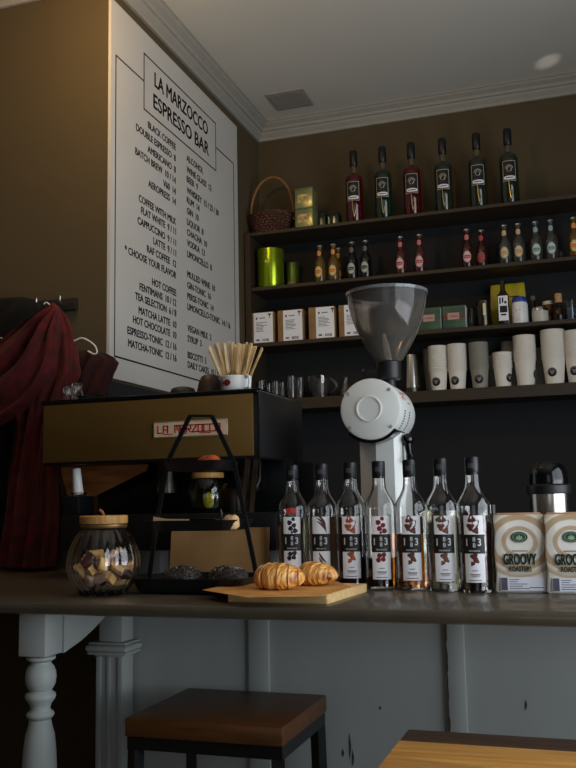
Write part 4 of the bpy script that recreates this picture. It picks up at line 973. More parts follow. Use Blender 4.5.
# ================================================================== COUNTER: SYRUP BOTTLES
def syrup(px, py, Y, label, liq, level, pic, piccol, piccol2, rz=0, refraction=False):
    """level = liquid height fraction; liq=(name,rgb,trans)"""
    p = at_y(px, py, Y); loc = Vector((p.x, Y, CT)); rz = -math.atan2(p.x, Y) * -1 * -1 + rz
    rz = -math.atan2(-p.x, Y) if 0 else math.atan2(-p.x, Y) * 1.0 + rz
    t = thing('syrup_bottle', label, 'bottle', loc, rz, 'syrup bottles along the counter')
    Hb = .316; R = .0405
    def pr(w):
        q = [(R * .965 - w, .004 + w), (R * .975 - w, .02), (R - w, .15), (R - w, .198), (R * .985 - w, .203), (R * .93 - w, .2095), (R * .83 - w, .217), (R * .72 - w, .224), (R * .61 - w, .231), (R * .52 - w, .239), (.0182 - w, .247), (.0168 - w, .262), (.0158 - w, .288)]
        return q
    o_ = [(0, 0), (R * .9, 0), (R * .965, .004)] + pr(0)[1:]
    i_ = pr(.0022)[::-1]; i_.append((0, .0065))
    bm = B(); lathe(bm, o_ + i_, 44); ob('glass_body', bm, glass, t, smooth=50)
    # liquid
    zl = level; ql = [(r - .0004, z) for r, z in pr(.0024) if z < zl]; r_at = ql[-1][0]
    bm = B(); lathe(bm, [(0, .0072)] + ql + [(r_at, zl), (0, zl)], 40)
    ob('liquid', bm, M('syrup_' + liq[0], liq[1], .03, trans=liq[2], var=.05, ior=1.33), t, smooth=50)
    cp_ = ob('cap', lathe(B(), [(0, .2725), (.0158, .2725), (.0158, .277), (.0168, .279), (.0168, .312), (.0155, .316), (0, .316)], 36), cap_black, t, smooth=30)
    ob('cap_print', curved_rect(B(), .02, .289, .301, .0170, thick=.0002), M('cap_print', (56, 60, 66), .6), cp_)
    lb_o = ob('label', curved_rect(B(), .047, .024, .178, R + .0006, thick=.0003), white_paper, t)
    bd_o = ob('label_band', curved_rect(B(), .050, .090, .134, R + .0010, thick=.0003), M('label_black', (20, 20, 20), .5), t)
    mp = cyl_map(R + .0016)
    bm = B()
    add_text(bm, '1', .017, (-.0185, .108), xs=.9, ext=.0001, off=.0003, mapf=mp); add_text(bm, '3', .017, (.0085, .108), xs=.85, ext=.0001, off=.0003, mapf=mp)
    add_text(bm, '8', .0104, (0, .1178), xs=1.0, ext=.0001, off=.0, align='CENTER', mapf=mp); add_text(bm, '8', .0104, (0, .1042), xs=1.0, ext=.0001, off=.0, align='CENTER', mapf=mp)
    add_text(bm, 'FRANCE', .0038, (0, .0945), width=.026, ext=.0001, align='CENTER', mapf=mp)
    ob('lettering', bm, M('label_white_ink', (214, 212, 210), .5), bd_o, smooth=0)
    bm = B(); mp2 = cyl_map(R + .0011)
    for w_, z_, h_ in ((.007, .051, .0010), (.012, .042, .0016), (.010, .0375, .0009), (.015, .029, .0010)): cyl_sup(bm, w_, h_, 0, z_, mp2, 0, p=.2)
    ob('small_lettering', bm, grey_ink, lb_o, smooth=0)
    # pictures: blobs printed on label above and below band
    rr = random.Random(ord(pic)); bmA, bmB = B(), B()
    def poly_(bm, pts, e): 
        bm.faces.new([bm.verts.new(cyl_map(R + .0011 + e)(x, z, 0)) for x, z in pts])
    def circ(bm, x, z, r, e, k=0): poly_(bm, [(x + r * (1 + k * math.sin(3 * a + x * 900)) * math.cos(a), z + r * (1 + k * math.sin(3 * a + x * 900)) * math.sin(a)) for a in [2 * PI * i / 14 for i in range(14)]], e)
    def arc(bm, x, z, r, w, a0, a1, e):
        m_ = cyl_map(R + .0011 + e); pv = None
        for i in range(11):
            a = a0 + (a1 - a0) * i / 10; ri = r - w * math.sin(PI * (.08 + .84 * i / 10))
            cu_ = (bm.verts.new(m_(x + r * math.cos(a), z + r * math.sin(a), 0)), bm.verts.new(m_(x + ri * math.cos(a), z + ri * math.sin(a), 0)))
            if pv: bm.faces.new((pv[0], cu_[0], cu_[1], pv[1]))
            pv = cu_
    e = 0
    if pic in 'rb':
        for x, z, r in ((.004, .172, .005), (-.006, .163, .0065), (.006, .156, .006), (-.003, .148, .0065), (.009, .142, .0065), (.0, .138, .0035)): circ(bmA if rr.random() < .6 else bmB, x, z, r, e, .12 if pic == 'b' else .04); e += .00004
        for x, z, r in ((-.005, .082, .0062), (.006, .084, .006), (-.008, .071, .006), (.004, .073, .006)): circ(bmA, x, z, r, e, .12 if pic == 'b' else .04); e += .00004
        if pic == 'b':
            poly_(bmB, [(-.012, .085), (.012, .087), (.016, .08), (.0, .066), (-.012, .064)], 0); poly_(bmB, [(-.010, .135), (-.002, .155), (.008, .15), (.012, .134)], 0)
    elif pic == 'v':
        for i in range(3): arc(bmA if i % 2 else bmB, -.018, .134 + i * .0095, .034 - i * .001, .0055, .1, 1.35, e); e += .00004
        for i in range(2): arc(bmA if i % 2 else bmB, .024, .088 - i * .012, .030, .006, PI + .05, PI + 1.2, e); e += .00004
    else:
        sp = ((-.004, .170, .009), (.006, .160, .008), (-.007, .152, .0085), (.005, .143, .0075), (-.001, .083, .0085), (.004, .074, .0065), (-.005, .067, .005))
        for x, z, r in sp: circ(bmA if rr.random() < .6 else bmB, x, z, r, e, .25); e += .00004
        if pic == 'n': circ(bmB, .002, .160, .003, e + .0001)
    ob('label_picture', bmA, M('pic_' + pic, piccol, .6, rgb2=piccol2, scale=120), lb_o, smooth=0)
    ob('label_picture', bmB, M('pic2_' + pic, piccol2, .6, rgb2=piccol, scale=150), lb_o, smooth=0)
    if pic == 'a':
        bm = B(); bm.faces.new([bm.verts.new(cyl_map(R + .0014)(x, z, 0)) for x, z in ((-.02, .17), (-.012, .176), (.0, .174), (.004, .168), (-.008, .163), (-.017, .163))]); ob('label_leaf', bm, M('leaf_print', (70, 92, 44), .6), lb_o, smooth=0)
    if refraction:  # made-up coral patch for what shows refracted through the glass
        bm = B(); m3 = cyl_map(R + .0008)
        bm.faces.new([bm.verts.new(m3(x, z, 0)) for x, z in ((-.016, .186), (.012, .184), (.014, .198), (.006, .203), (-.010, .202), (-.016, .196))]); ob('coral_refraction', bm, M('coral_tint', (226, 84, 84), .5, rgb2=(190, 50, 56), scale=80), t, smooth=0)
    return t
syrup(294.5, 585, 2.33, 'syrup bottle with blackberry label and coral refraction, behind the croissants', ('pale', (176, 172, 160), .8), .165, 'b', (24, 20, 30), (46, 38, 52), rz=-.42, refraction=True)
syrup(324.2, 585, 2.31, 'syrup bottle with brown vanilla pod arcs on its label', ('cloudy', (190, 184, 150), .6), .175, 'v', (88, 62, 58), (60, 40, 42), rz=-.42)
syrup(353.2, 587, 2.285, 'syrup bottle of amber liquid with orange spice picture on label', ('cinnamon', (92, 38, 16), .55), .178, 'c', (180, 92, 40), (130, 56, 28), rz=-.30)
syrup(382.2, 588, 2.26, 'syrup bottle with red cherries on its label, nearly black liquid', ('cherry', (44, 10, 12), .3), .075, 'r', (132, 20, 26), (92, 14, 20), rz=-.2)
syrup(413.6, 589, 2.24, 'syrup bottle with hazelnut label and glowing amber liquid at its base', ('hazel', (255, 150, 36), .97), .135, 'n', (110, 64, 44), (70, 40, 30), rz=-.22)
syrup(445.2, 590, 2.22, 'syrup bottle of pale clear liquid with green leaf and almonds on label', ('clearish', (246, 244, 222), .95), .19, 'a', (124, 76, 50), (86, 52, 36), rz=-.1)
syrup(477.6, 591, 2.20, 'syrup bottle with chocolate chunks on label, nearest the coffee bags', ('chocolate', (50, 14, 12), .25), .162, 'k', (104, 46, 36), (70, 30, 24), rz=-.2)

# ================================================================== COFFEE BAGS
bag_m = None
def bag_material():
    m = bpy.data.materials.new('coffee_bag_print'); m.use_nodes = True; n, l = m.node_tree.nodes, m.node_tree.links; p = n['Principled BSDF']
    tc = n.new('ShaderNodeTexCoord'); mp = n.new('ShaderNodeMapping'); mp.inputs['Location'].default_value = (0, 0, -.115); l.new(tc.outputs['Object'], mp.inputs['Vector'])
    sc = n.new('ShaderNodeMapping'); sc.inputs['Scale'].default_value = (1, .0, 1.15); l.new(mp.outputs['Vector'], sc.inputs['Vector'])
    le = n.new('ShaderNodeVectorMath'); le.operation = 'LENGTH'; l.new(sc.outputs['Vector'], le.inputs[0])
    no = n.new('ShaderNodeTexNoise'); no.inputs['Scale'].default_value = 18; l.new(tc.outputs['Object'], no.inputs['Vector'])
    ad = n.new('ShaderNodeMath'); ad.operation = 'MULTIPLY_ADD'; ad.inputs[1].default_value = .008; l.new(no.outputs[0], ad.inputs[0]); l.new(le.outputs['Value'], ad.inputs[2])
    cr = n.new('ShaderNodeValToRGB'); cr.color_ramp.interpolation = 'LINEAR'
    mr = n.new('ShaderNodeMapRange'); mr.inputs['From Min'].default_value = 0; mr.inputs['From Max'].default_value = .1; l.new(ad.outputs[0], mr.inputs['Value']); l.new(mr.outputs[0], cr.inputs['Fac'])
    tan, wh = lin((184, 158, 124)), lin((228, 222, 212))
    e = cr.color_ramp.elements; e[0].position = .0; e[0].color = wh; e[1].position = 1; e[1].color = wh
    for pos, c in ((.33, wh), (.36, tan), (.44, tan), (.47, wh), (.60, wh), (.63, tan), (.76, tan), (.80, wh), (.93, tan)):
        x = e.new(pos); x.color = c
    l.new(cr.outputs['Color'], p.inputs['Base Color']); p.inputs['Roughness'].default_value = .28; p.inputs['Coat Weight'].default_value = .6; p.inputs['Coat Roughness'].default_value = .12
    bp = n.new('ShaderNodeBump'); bp.inputs['Strength'].default_value = .25; bp.inputs['Distance'].default_value = .01; l.new(no.outputs[0], bp.inputs['Height']); l.new(bp.outputs['Normal'], p.inputs['Normal'])
    return m
bag_m = bag_material()
def coffee_bag(loc, label, rz):
    t = thing('coffee_bag', label, 'coffee bag', loc, rz, 'coffee bags on the counter'); W, D_, Hh = .114, .07, .178
    bm = B(); box(bm, -W / 2, W / 2, -D_ / 2, D_ / 2, 0, Hh, .004)
    es = [e for e in bm.edges]; bmesh.ops.subdivide_edges(bm, edges=es, cuts=3, use_grid_fill=True)
    for v in bm.verts:
        s = v.co.z / Hh; v.co.x += .0018 * math.sin(v.co.z * 80 + v.co.y * 60) * (1 if s > .02 else 0); v.co.y += .002 * math.sin(v.co.x * 90 + v.co.z * 50) * (1 if s > .02 else 0) - (.004 * math.sin(PI * s) if v.co.y < 0 else 0)
    ob('bag_body', bm, bag_m, t, smooth=40)
    bm = B(); box(bm, -W / 2 + .006, W / 2 - .006, -.012, .012, Hh - .001, Hh + .004, .002); ob('folded_top', bm, M('bag_fold', (196, 150, 116), .5), t)
    Yf = -D_ / 2 - .0075
    bm = B(); vs = []
    bm.faces.new([bm.verts.new((.019 * math.cos(a) * 1.0, Yf, .127 + .0125 * math.sin(a))) for a in [2 * PI * i / 28 for i in range(28)]]); ob('emblem', bm, M('emblem_green', (38, 74, 52), .5), t, smooth=0)
    bm = B()
    for r0, r1 in ((.72, .80),): 
        for i in range(24):
            a0, a1 = 2 * PI * i / 24, 2 * PI * (i + .75) / 24
            bm.faces.new([bm.verts.new((.019 * r * math.cos(a), Yf - .0003, .127 + .0125 * r * math.sin(a))) for r, a in ((r0, a0), (r1, a0), (r1, a1), (r0, a1))])
    bm.faces.new([bm.verts.new((x, Yf - .0003, .127 + z)) for x, z in ((-.008, -.004), (0, -.007), (.008, -.004), (.005, .003), (.002, .001), (0, .007), (-.002, .001), (-.005, .003))])
    ob('emblem_print', bm, M('emblem_pale', (150, 170, 140), .5), t, smooth=0)
    bm = B(); add_text(bm, 'GROOVY', .0245, (-.001, .065), width=.073, align='CENTER', dbl=.0022, ext=.0003, mapf=flat_map(Yf)); add_text(bm, 'ROASTERS', .0118, (-.001, .049), width=.050, align='CENTER', dbl=.0009, ext=.0003, mapf=flat_map(Yf)); ob('lettering', bm, M('deep_green_ink', (22, 52, 38), .5), t, smooth=0)
    bm = B(); box(bm, -.018, .018, Yf - .0003, Yf, .0945, .0965); ob('small_print', bm, M('brown_ink', (120, 90, 64), .6), t, smooth=0)
    Yl = -D_ / 2 - .0062
    bm = B(); box(bm, -.046, .053, Yl, Yl + .0008, .006, .036); ob('label', bm, M('lavender_label', (226, 226, 234), .45), t, smooth=0)
    bm = B(); box(bm, -.045, -.031, Yl - .0004, Yl, .007, .035); ob('label_window', bm, M('label_window_purple', (84, 80, 98), .5), t, smooth=0)
    bm = B()
    for k in range(5): box(bm, -.027, -.027 + (.022, .018, .04, .03, .045)[k], Yl - .0004, Yl, .030 - k * .005, .0315 - k * .005)
    box(bm, .018, .05, Yl - .0004, Yl, .012, .0138); ob('label_print', bm, M('label_print_ink', (90, 90, 120), .6), t, smooth=0)
    return t
coffee_bag((at_y(521.5, 590, 2.20).x, 2.215, CT), 'beige coffee bag with green lettering, fully visible beside the syrups', .07)
coffee_bag((at_y(573.5, 591, 2.19).x, 2.205, CT), 'beige coffee bag cut off by the right picture edge', .06)

# thermos
tp = at_y(549, 490, 2.60); t = thing('steel_thermos', 'steel thermos with black domed lid standing behind the coffee bags', 'thermos', (tp.x, 2.6, CT))
ob('flask_body', lathe(B(), [(0, 0), (.050, 0), (.052, .004), (.054, .225), (0, .225)], 44), steel, t)
ob('collar', lathe(B(), [(0, .2252), (.0585, .2252), (.060, .232), (.0595, .248), (.055, .252), (0, .252)], 44), black_plastic, t)
ob('lid', lathe(B(), [(0, .2522), (.051, .2522), (.052, .262), (.050, .285), (.043, .302), (.030, .310), (0, .313)], 44), black_gloss, t)
t = thing('dark_bottle', 'thin dark bottle behind the last syrup and first coffee bag', 'bottle', (at_y(495, 577, 2.45).x, 2.45, CT))
ob('bottle_body', lathe(B(), [(0, 0), (.022, 0), (.022, .15), (.012, .175), (.011, .20), (0, .20)], 24), M('near_black_glass', (20, 22, 24)), t)

# ================================================================== SERVING BOARD, PAPER, CROISSANTS
A_, B_, C_ = on_z(238, 602, CT), on_z(327, 604.4, CT), on_z(367, 592, CT)
A_ = A_ + (A_ - B_) * .12
D2 = A_ + (C_ - B_)
o3 = (A_ + B_ + C_ + D2) / 4; o3.z = CT
t = thing('serving_board', 'thick pale wooden serving board under the croissants', 'board', o3)
pts = [(q.x - o3.x, q.y - o3.y) for q in (A_, B_, C_, D2)]
bm = prism_z(B(), pts, 0, .020); bmesh.ops.bevel(bm, geom=list(bm.edges), offset=.0015, segments=2, affect='EDGES'); ob('board_slab', bm, board_wood, t)
BT = CT + .020
pp = [on_z(x, y, BT + .001) for x, y in ((202, 590), (245, 597), (322, 596), (352, 587), (330, 579), (262, 578))]
# sheet of paper with a corner overhanging to the left
bm = B(); oc = sum(pp, Vector()) / len(pp)
ring = [Vector((q.x - oc.x, q.y - oc.y, 0)) for q in pp]
bot = [bm.verts.new((v.x, v.y, .0003)) for v in ring]; top = [bm.verts.new((v.x, v.y, .0012)) for v in ring]
bm.faces.new(bot[::-1]); bm.faces.new(top)
for i in range(len(ring)): bm.faces.new((bot[i], bot[(i + 1) % len(ring)], top[(i + 1) % len(ring)], top[i]))
tag(ob('parchment_sheet', bm, parchment, loc=(oc.x, oc.y, BT), smooth=0), 'brown parchment sheet between croissants and board, corner overhanging left', 'paper')
def croissant(name_label, p, rz, L_, Rm, tilt=0):
    t = thing('croissant', name_label, 'croissant', p, rz, 'croissants on the serving board')
    bm = B(); n = 36; m = 96; rings = []
    for j in range(m + 1):
        s = j / m * 2 - 1; a = s * 1.15
        cx = L_ / 2 * math.sin(a) / math.sin(1.15); cy = .035 * (1 - math.cos(a)) * 1.6
        seg = s * 3.9 + .2; saw = (abs(seg) - math.floor(abs(seg)))
        r = Rm * (max(.0, 1 - abs(s) ** 2.3)) ** .62 * (1 + .12 * (1 - saw) ** 1.3 - .04) + .0035 * (1 - abs(s) ** 8)
        dx = math.cos(a); dy = math.sin(a) * .5 * (1 if s > 0 else 1); dl = math.hypot(dx, dy); nx_, ny_ = -dy / dl, dx / dl
        ring = []
        for i in range(n):
            b = 2 * PI * i / n; rr = r * (1 + .015 * math.sin(5 * b + j * .6)); z = rr * math.sin(b) * .92
            z = max(z, -r * .62); ring.append(bm.verts.new((cx + nx_ * rr * math.cos(b) * 1.05, cy + ny_ * rr * math.cos(b) * 1.05, z + Rm * .62)))
        rings.append(ring)
    for a, b in zip(rings[:-1], rings[1:]):
        for i in range(n): bm.faces.new((a[i], a[(i + 1) % n], b[(i + 1) % n], b[i]))
    bm.faces.new(rings[0]); bm.faces.new(rings[-1][::-1])
    zm = min(v.co.z for v in bm.verts)
    for v in bm.verts: v.co.z -= zm
    ob('pastry', bm, croissant_mat(), t, smooth=60)
    return t
def croissant_mat():
    if 'cr' in MATS: return MATS['cr']
    m = bpy.data.materials.new('croissant_pastry'); m.use_nodes = True; n, l = m.node_tree.nodes, m.node_tree.links; p = n['Principled BSDF']
    tc = n.new('ShaderNodeTexCoord'); mp = n.new('ShaderNodeMapping'); mp.inputs['Rotation'].default_value = (0, 0, .5); l.new(tc.outputs['Object'], mp.inputs['Vector'])
    wv = n.new('ShaderNodeTexWave'); wv.inputs['Scale'].default_value = 55; wv.inputs['Distortion'].default_value = 2; wv.inputs['Detail'].default_value = 4; wv.inputs['Detail Scale'].default_value = 1.2; l.new(mp.outputs['Vector'], wv.inputs['Vector'])
    no = n.new('ShaderNodeTexNoise'); no.inputs['Scale'].default_value = 34; no.inputs['Detail'].default_value = 8; mp2 = n.new('ShaderNodeMapping'); mp2.inputs['Scale'].default_value = (4.5, 1, 1); mp2.inputs['Rotation'].default_value = (0, .3, .2); l.new(tc.outputs['Object'], mp2.inputs['Vector']); l.new(mp2.outputs['Vector'], no.inputs['Vector'])
    mx = n.new('ShaderNodeMath'); mx.operation = 'MULTIPLY_ADD'; mx.inputs[1].default_value = .14; l.new(wv.outputs[1], mx.inputs[0])
    m2 = n.new('ShaderNodeMath'); m2.operation = 'MULTIPLY'; m2.inputs[1].default_value = .95; l.new(no.outputs[0], m2.inputs[0]); l.new(m2.outputs[0], mx.inputs[2])
    cr = n.new('ShaderNodeValToRGB'); l.new(mx.outputs[0], cr.inputs['Fac']); e = cr.color_ramp.elements
    e[0].position = .30; e[0].color = lin((96, 44, 12)); e[1].position = .80; e[1].color = lin((252, 212, 132)); x = e.new(.5); x.color = lin((204, 130, 46))
    l.new(cr.outputs['Color'], p.inputs['Base Color']); p.inputs['Roughness'].default_value = .34
    bp = n.new('ShaderNodeBump'); bp.inputs['Strength'].default_value = .9; bp.inputs['Distance'].default_value = .004; l.new(mx.outputs[0], bp.inputs['Height']); l.new(bp.outputs['Normal'], p.inputs['Normal'])
    MATS['cr'] = m; return m
pc = on_z(277, 589, BT + .0015); croissant('golden croissant in front, left one of the two on the board', Vector((pc.x, pc.y, BT + .0014)), -.15, .110, .033)
pc = on_z(309, 587, BT + .0015); croissant('golden croissant at the right, half tucked behind the other', Vector((pc.x - .003, pc.y + .05, BT + .0014)), -.5, .098, .030)

# ================================================================== TIERED STAND
sp = Vector((-.94, 2.13, CT)); SY = 2.13
t = thing('tiered_stand', 'black metal three-tier cake stand with arched handle', 'cake stand', sp)
def q(x, y, Y=SY): v = at_y(x, y, Y) - sp; return Vector((v.x, Y - sp.y, v.z))
# handle crossbar + two splayed frame sides made of flat bar
bm = B(); bar(bm, q(189.5, 416), q(212.5, 416), .014, .006); ob('handle', bm, black_metal, t)
for pts in (((190, 416), (168, 461), (157, 521), (148, 586)), ((212, 416), (234.5, 464), (246, 522), (257, 578))):
    bm = B()
    for a, b in zip(pts[:-1], pts[1:]): bar(bm, q(*a), q(*b), .005, .011)
    ob('frame_side', bm, black_metal, t)
def tray(l, r, y, Yd0, Yd1, lip, nm='tray'):
    a, b = q(l, y), q(r, y); z = (a.z + b.z) / 2; x0, x1 = a.x, b.x
    if nm == 'base': z = .006
    bm = B(); n = 8
    def rr(x0, x1, y0, y1, rad):
        out = []
        for cx, cy, a0 in ((x1 - rad, y1 - rad, 0), (x0 + rad, y1 - rad, PI / 2), (x0 + rad, y0 + rad, PI), (x1 - rad, y0 + rad, 1.5 * PI)):
            for i in range(n): a = a0 + PI / 2 * i / (n - 1); out.append((cx + rad * math.cos(a), cy + rad * math.sin(a)))
        return out
    layers = []
    for (ins, zz) in ((.012, 0), (.0, lip), (.002, lip), (.0135, .002)):
        layers.append([bm.verts.new((x, y_, z + zz)) for x, y_ in rr(x0 + ins, x1 - ins, Yd0 + ins, Yd1 - ins, .03)])
    m = len(layers[0])
    for A, Bq in zip(layers[:-1], layers[1:]):
        for i in range(m): bm.faces.new((A[i], A[(i + 1) % m], Bq[(i + 1) % m], Bq[i]))
    bm.faces.new(layers[0][::-1]); bm.faces.new(layers[-1])
    ob('tray', bm, black_metal, t, smooth=50)
    return z + .002 + sp.z
z1 = tray(168, 233, 471, -.07, .07, .024)
z2 = tray(155.5, 246, 530, -.085, .085, .026)
z3 = tray(148, 257, 588, -.11, .11, .032, 'base')
for x in (-.1, .08):
    for y in (-.06, .06): ob('foot', lathe(B(), [(0, 0), (.008, 0), (.008, .0058), (0, .0058)], 16, cx=x, cy=y), black_metal, t)
# pastries on the stand
def lump(name, label, cat, loc, rx, ry, rz_, mat, jit=.06, sub=3, rotz=0, group=None):
    t = thing(name, label, cat, loc, rotz, group); bm = B(); rnd = random.Random(int(abs(loc[0]) * 1e4)); g = bmesh.ops.create_icosphere(bm, subdivisions=sub, radius=1)
    for v in g['verts']:
        k = 1 + rnd.uniform(-jit, jit); x, y, z = v.co * k
        p_ = 3.0; x = math.copysign(abs(x) ** .7, x)
        v.co = Vector((x * rx, y * ry, max(z, -.75) * rz_ + .75 * rz_))
    zm = min(v.co.z for v in bm.verts)
    for v in bm.verts: v.co.z -= zm
    ob('pastry', bm, mat, t, smooth=70); return t
poppy = M('poppy_seed_crust', (84, 72, 66), .6, rgb2=(12, 11, 12), scale=160, bump=1.0, kind='noise')
sugar = M('sugar_dust', (196, 180, 158), .8, rgb2=(70, 60, 54), scale=140, bump=.5)
for px, hl, lb in ((184, .050, 'dark seeded pastry roll, left one on the lowest tray'), (229.5, .052, 'dark seeded pastry roll, right one on the lowest tray')):
    v = at_y(px, 582, 2.11); tt = lump('seeded_roll', lb, 'pastry', Vector((v.x, 2.10, z3 + .0004)), hl, .034, .031, poppy, .10, 4, 0, 'dark seeded rolls on the lowest tray')
    bm = B(); rnd = random.Random(px)
    for k in range(110): ux, uy = rnd.uniform(-.8, .8), rnd.uniform(-.75, .6); blob(bm, (math.copysign(abs(ux) ** .7, ux) * hl, uy * .034, .031 * (.75 + math.sqrt(max(.02, 1 - ux * ux - uy * uy)))), rnd.uniform(.001, .0022), 1, .3, rnd=rnd)
    ob('sugar_crumbs', bm, sugar, tt)['kind'] = 'stuff'
v = at_y(209, 458, SY); lump('carrot_pastry', 'orange glazed pastry lying on the top tray', 'pastry', Vector((v.x, SY, z1 + .0004)), .034, .022, .021, M('orange_glaze', (206, 92, 28), .35, rgb2=(150, 44, 18), scale=30), .08, 3, -.1)
v = at_y(234, 517, SY - .03); lump('cream_pastry', 'small cream coloured pastry at the right of the middle tray', 'pastry', Vector((v.x, SY - .05, z2 + .0004)), .022, .016, .020, M('cream_pastry', (226, 196, 150), .6, rgb2=(196, 156, 100), scale=60, bump=.5), .12, 3)
# paper liner and dark knife on the middle tray
v = at_y(200, 520, SY); t2 = thing('paper_liner', 'cream paper liner on the middle tray of the stand', 'paper', Vector((v.x, SY, z2 + .0002)))
bm = B(); box(bm, -.10, .035, -.062, .062, 0, .0002); ob('sheet', bm, M('cream_liner', (196, 168, 122), .8), t2) if 0 else None
bm.free()
bm = B(); prism_z(bm, [(-.098, -.06), (.028, -.062), (.028, .05), (-.09, .055)], 0, .0002); ob('sheet', bm, M('cream_liner', (196, 168, 122), .8), t2, smooth=0)
bm = B(); prism(bm, [(-.1, .0003), (-.098, .034), (-.06, .028), (.0, .027), (.0, .0003)], -.066, -.0655); ob('folded_edge', bm, M('cream_liner', (196, 168, 122), .8), t2, smooth=0)
v = at_y(205, 516, SY - .05); t2 = thing('serving_tongs', 'black handled tongs lying across the middle tray', 'tongs', Vector((v.x, SY - .045, z2 + .016)))
bm = B(); box(bm, -.042, .030, -.006, .006, .001, .013, .004); ob('grip', bm, black_gloss, t2)
bm = B(); tube(bm, [(.03, 0, .007), (.042, 0, .01), (.044, 0, .024), (.040, 0, .034)], .0018, 6); tube(bm, [(.036, 0, .009), (.054, 0, .009)], .0016, 6); ob('steel_tip', bm, steel, t2)

# ================================================================== BISCOTTI JAR
jl = Vector((at_y(103.5, 560, 2.01).x, 2.01, CT))
t = thing('cookie_jar', 'round ribbed glass jar of biscotti with wooden lid', 'jar', jl); t.scale = (1, 1, 1.08)
JH = .172
def jprof(w):
    q_ = []
    for i in range(17):
        s = i / 16; z = .008 + s * (.150 - .008) if 1 else 0
        r = .062 + .046 * math.sin(min(1, (s + .10) / .62) * PI / 2) if s < .45 else .108 - (.108 - .058) * ((s - .45) / .55) ** 2.2
        r = .062 + (.090 - .062) * math.sin(PI / 2 * min(1, s / .42)) if s < .42 else .090 - (.090 - .051) * ((s - .42) / .58) ** 2.0
        z *= 1.03
        q_.append((r - w, z))
    return q_
ribs = lambda a, z: 1 + .05 * abs(math.cos(9 * a)) * (1 if .01 < z < .14 else .2) - .03
op = [(0, 0), (.057, 0)] + jprof(0) + [(.054, .160)]; ip = [(.051, .160)] + jprof(.0028)[::-1] + [(0, .0095)]
ob('jar_body', lathe(B(), op + ip, 108, mod=ribs), glass, t, smooth=50)
ob('neck_band', lathe(B(), [(.0545, .151), (.057, .151), (.0585, .155), (.057, .159), (.0545, .159), (.0545, .151)], 48), M('brass_band', (150, 120, 76), .35, metal=.8), t)
ob('lid', lathe(B(), [(0, .1605), (.058, .1605), (.0592, .163), (.0592, .177), (.057, .179), (0, .179)], 48), bamboo, t)
bm = B(); tube(bm, [(0, 0, .179), (-.003, -.002, .187), (-.010, -.003, .192)], .0035, 8); ob('lid_loop', bm, M('leather_loop', (150, 92, 60), .6), t)
bis = M('biscotti', (250, 212, 148), .7, rgb2=(196, 138, 72), scale=30, bump=.6)
choc = M('chocolate_biscotti', (84, 44, 30), .6, rgb2=(58, 30, 22), scale=30, bump=.5)
wrap = M('wrapper_cream', (226, 206, 184), .35, rgb2=(196, 130, 100), scale=40)
rj = random.Random(11); cnt = 0; placed = []
tries = 0
while cnt < 34 and tries < 60000:
    tries += 1
    a = rj.uniform(0, 2 * PI); z = .026 + cnt * .0021 + rj.uniform(0, .006); rmax = (.066 if z < .04 else .082 if z < .09 else .066) - .024; rr = rmax * math.sqrt(rj.random()) if cnt % 3 else rmax
    c = Vector((rr * math.cos(a), rr * math.sin(a), z))
    if any((c - d).length < .026 for d in placed): continue
    placed.append(c); kind = rj.choice(('b', 'b', 'b', 'c', 'w')); mat = {'b': bis, 'c': choc, 'w': wrap}[kind]
    bm = B(); box(bm, -.018, .018, -.0075, .0075, -.0105, .0105, .003, 2)
    for v_ in bm.verts: v_.co += Vector((rj.uniform(-1, 1), rj.uniform(-1, 1), rj.uniform(-1, 1))) * .0008
    o = ob('biscotti', bm, mat, loc=jl + c, smooth=60); o.rotation_euler = (rj.uniform(-1, 1), rj.uniform(-1, 1), rj.uniform(0, 6))
    lay = 'lower' if z < .055 else 'upper'
    nm = {'b': 'golden almond biscotti piece in the %s layer of the glass jar', 'c': 'dark chocolate biscotti piece in the %s layer of the glass jar', 'w': 'pale iced biscotti piece in the %s layer of the glass jar'}[kind] % lay
    tag(o, nm, 'biscotti', nm.replace(' piece', ' pieces')); cnt += 1

# lemon jar behind the stand
lp0 = at_y(206, 514, 2.45); ll = Vector((lp0.x, 2.465, 1.2402))
t = thing('lemon_jar', 'glass jar with bamboo lid and lemon inside, behind the tiered stand', 'jar', ll); t.scale = (1.1, 1.1, 1.2)
po_ = [(0, 0), (.038, 0), (.046, .01), (.052, .035), (.050, .058), (.042, .078), (.038, .084)]; pi_ = [(.036, .084), (.040, .077), (.048, .057), (.050, .035), (.044, .012), (0, .003)]
ob('jar_body', lathe(B(), po_ + pi_, 48), glass_tint, t, smooth=50)
ob('lid', lathe(B(), [(0, .0845), (.042, .0845), (.0435, .087), (.0435, .096), (.041, .098), (0, .098)], 40), bamboo, t)
bm = B(); tube(bm, [(.012 * math.cos(2 * PI * i / 20), .012 * math.sin(2 * PI * i / 20), .0985) for i in range(21)], .0008, 5, cap=False); ob('lid_ring', bm, M('ring_ink', (90, 60, 30), .6), t)
bm = B(); g = bmesh.ops.create_icosphere(bm, subdivisions=3, radius=1)
for v_ in g['verts']: v_.co = Vector((v_.co.x * .016, v_.co.y * .012, v_.co.z * .023 * (1 + .1 * abs(v_.co.z) ** 6)))
tag(ob('lemon_wedge', bm, M('lemon_skin', (232, 204, 44), .4, var=.1, scale=60, bump=.2), loc=ll + Vector((.012, -.022, .036))), 'yellow lemon wedge inside the bamboo-lidded jar', 'lemon')
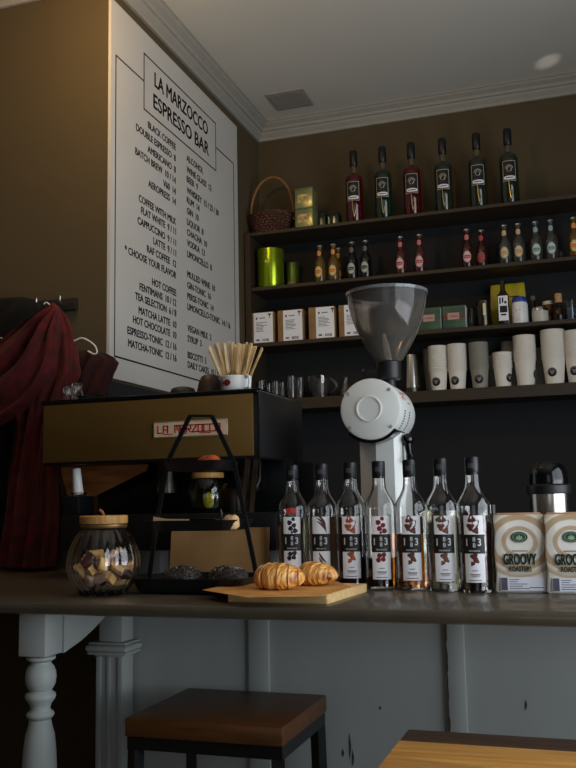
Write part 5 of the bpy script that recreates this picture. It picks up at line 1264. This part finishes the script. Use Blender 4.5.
# steel pitcher
v = at_y(226, 514, 2.47); t = thing('steel_pitcher', 'dark steel milk pitcher lying beside the lemon jar', 'pitcher', Vector((v.x + .02, 2.47, 1.2402)))
ob('pitcher_body', lathe(B(), [(0, 0), (.034, 0), (.037, .004), (.037, .045), (.046, .062), (.048, .066), (.036, .078), (.02, .086), (0, .088)], 40), dark_steel, t, smooth=50)

# kraft paper bags leaning upright against the machine
a0, b0 = at_y(170, 585, 2.33), at_y(259, 585, 2.33)
for k in range(6):
    w_ = b0.x - a0.x; hh_ = .150
    bm = B(); n = 10; verts = []
    for j in range(n + 1):
        row = []
        for i in range(n + 1):
            u, v_ = i / n, j / n; row.append(Vector(((u - .5) * w_, .0012 * math.sin(u * 9 + k) * v_, v_ * hh_)))
        verts.append(row)
    fr = [[bm.verts.new(c + Vector((0, -.0016, 0))) for c in r] for r in verts]; bk = [[bm.verts.new(c + Vector((0, .0016, 0))) for c in r] for r in verts]
    for j in range(n):
        for i in range(n): bm.faces.new((fr[j][i], fr[j][i + 1], fr[j + 1][i + 1], fr[j + 1][i])); bm.faces.new((bk[j][i + 1], bk[j][i], bk[j + 1][i], bk[j + 1][i + 1]))
    for j in range(n): bm.faces.new((fr[j][0], fr[j + 1][0], bk[j + 1][0], bk[j][0])); bm.faces.new((fr[j][n], bk[j][n], bk[j + 1][n], fr[j + 1][n]))
    for i in range(n): bm.faces.new((fr[0][i], bk[0][i], bk[0][i + 1], fr[0][i + 1])); bm.faces.new((fr[n][i], fr[n][i + 1], bk[n][i + 1], bk[n][i]))
    o = ob('paper_bag', bm, kraft, loc=((a0.x + b0.x) / 2 + k * .0025, 2.325 + k * .0085, CT + .0005), smooth=40); o.rotation_euler = (-.12, 0, 0)
    tag(o, ('front kraft paper bag of the upright bundle behind the tiered stand' if k == 0 else 'kraft paper bag at the back of the upright bundle behind the stand' if k == 5 else 'kraft paper bag inside the upright bundle behind the tiered stand'), 'paper bag', 'kraft paper bags bundled behind the stand')

sc = bpy.context.scene
sc.view_settings.view_transform = 'Standard'; sc.view_settings.look = 'None'; sc.view_settings.exposure = -.15; sc.view_settings.gamma = 1; sc.view_settings.use_curve_mapping = False
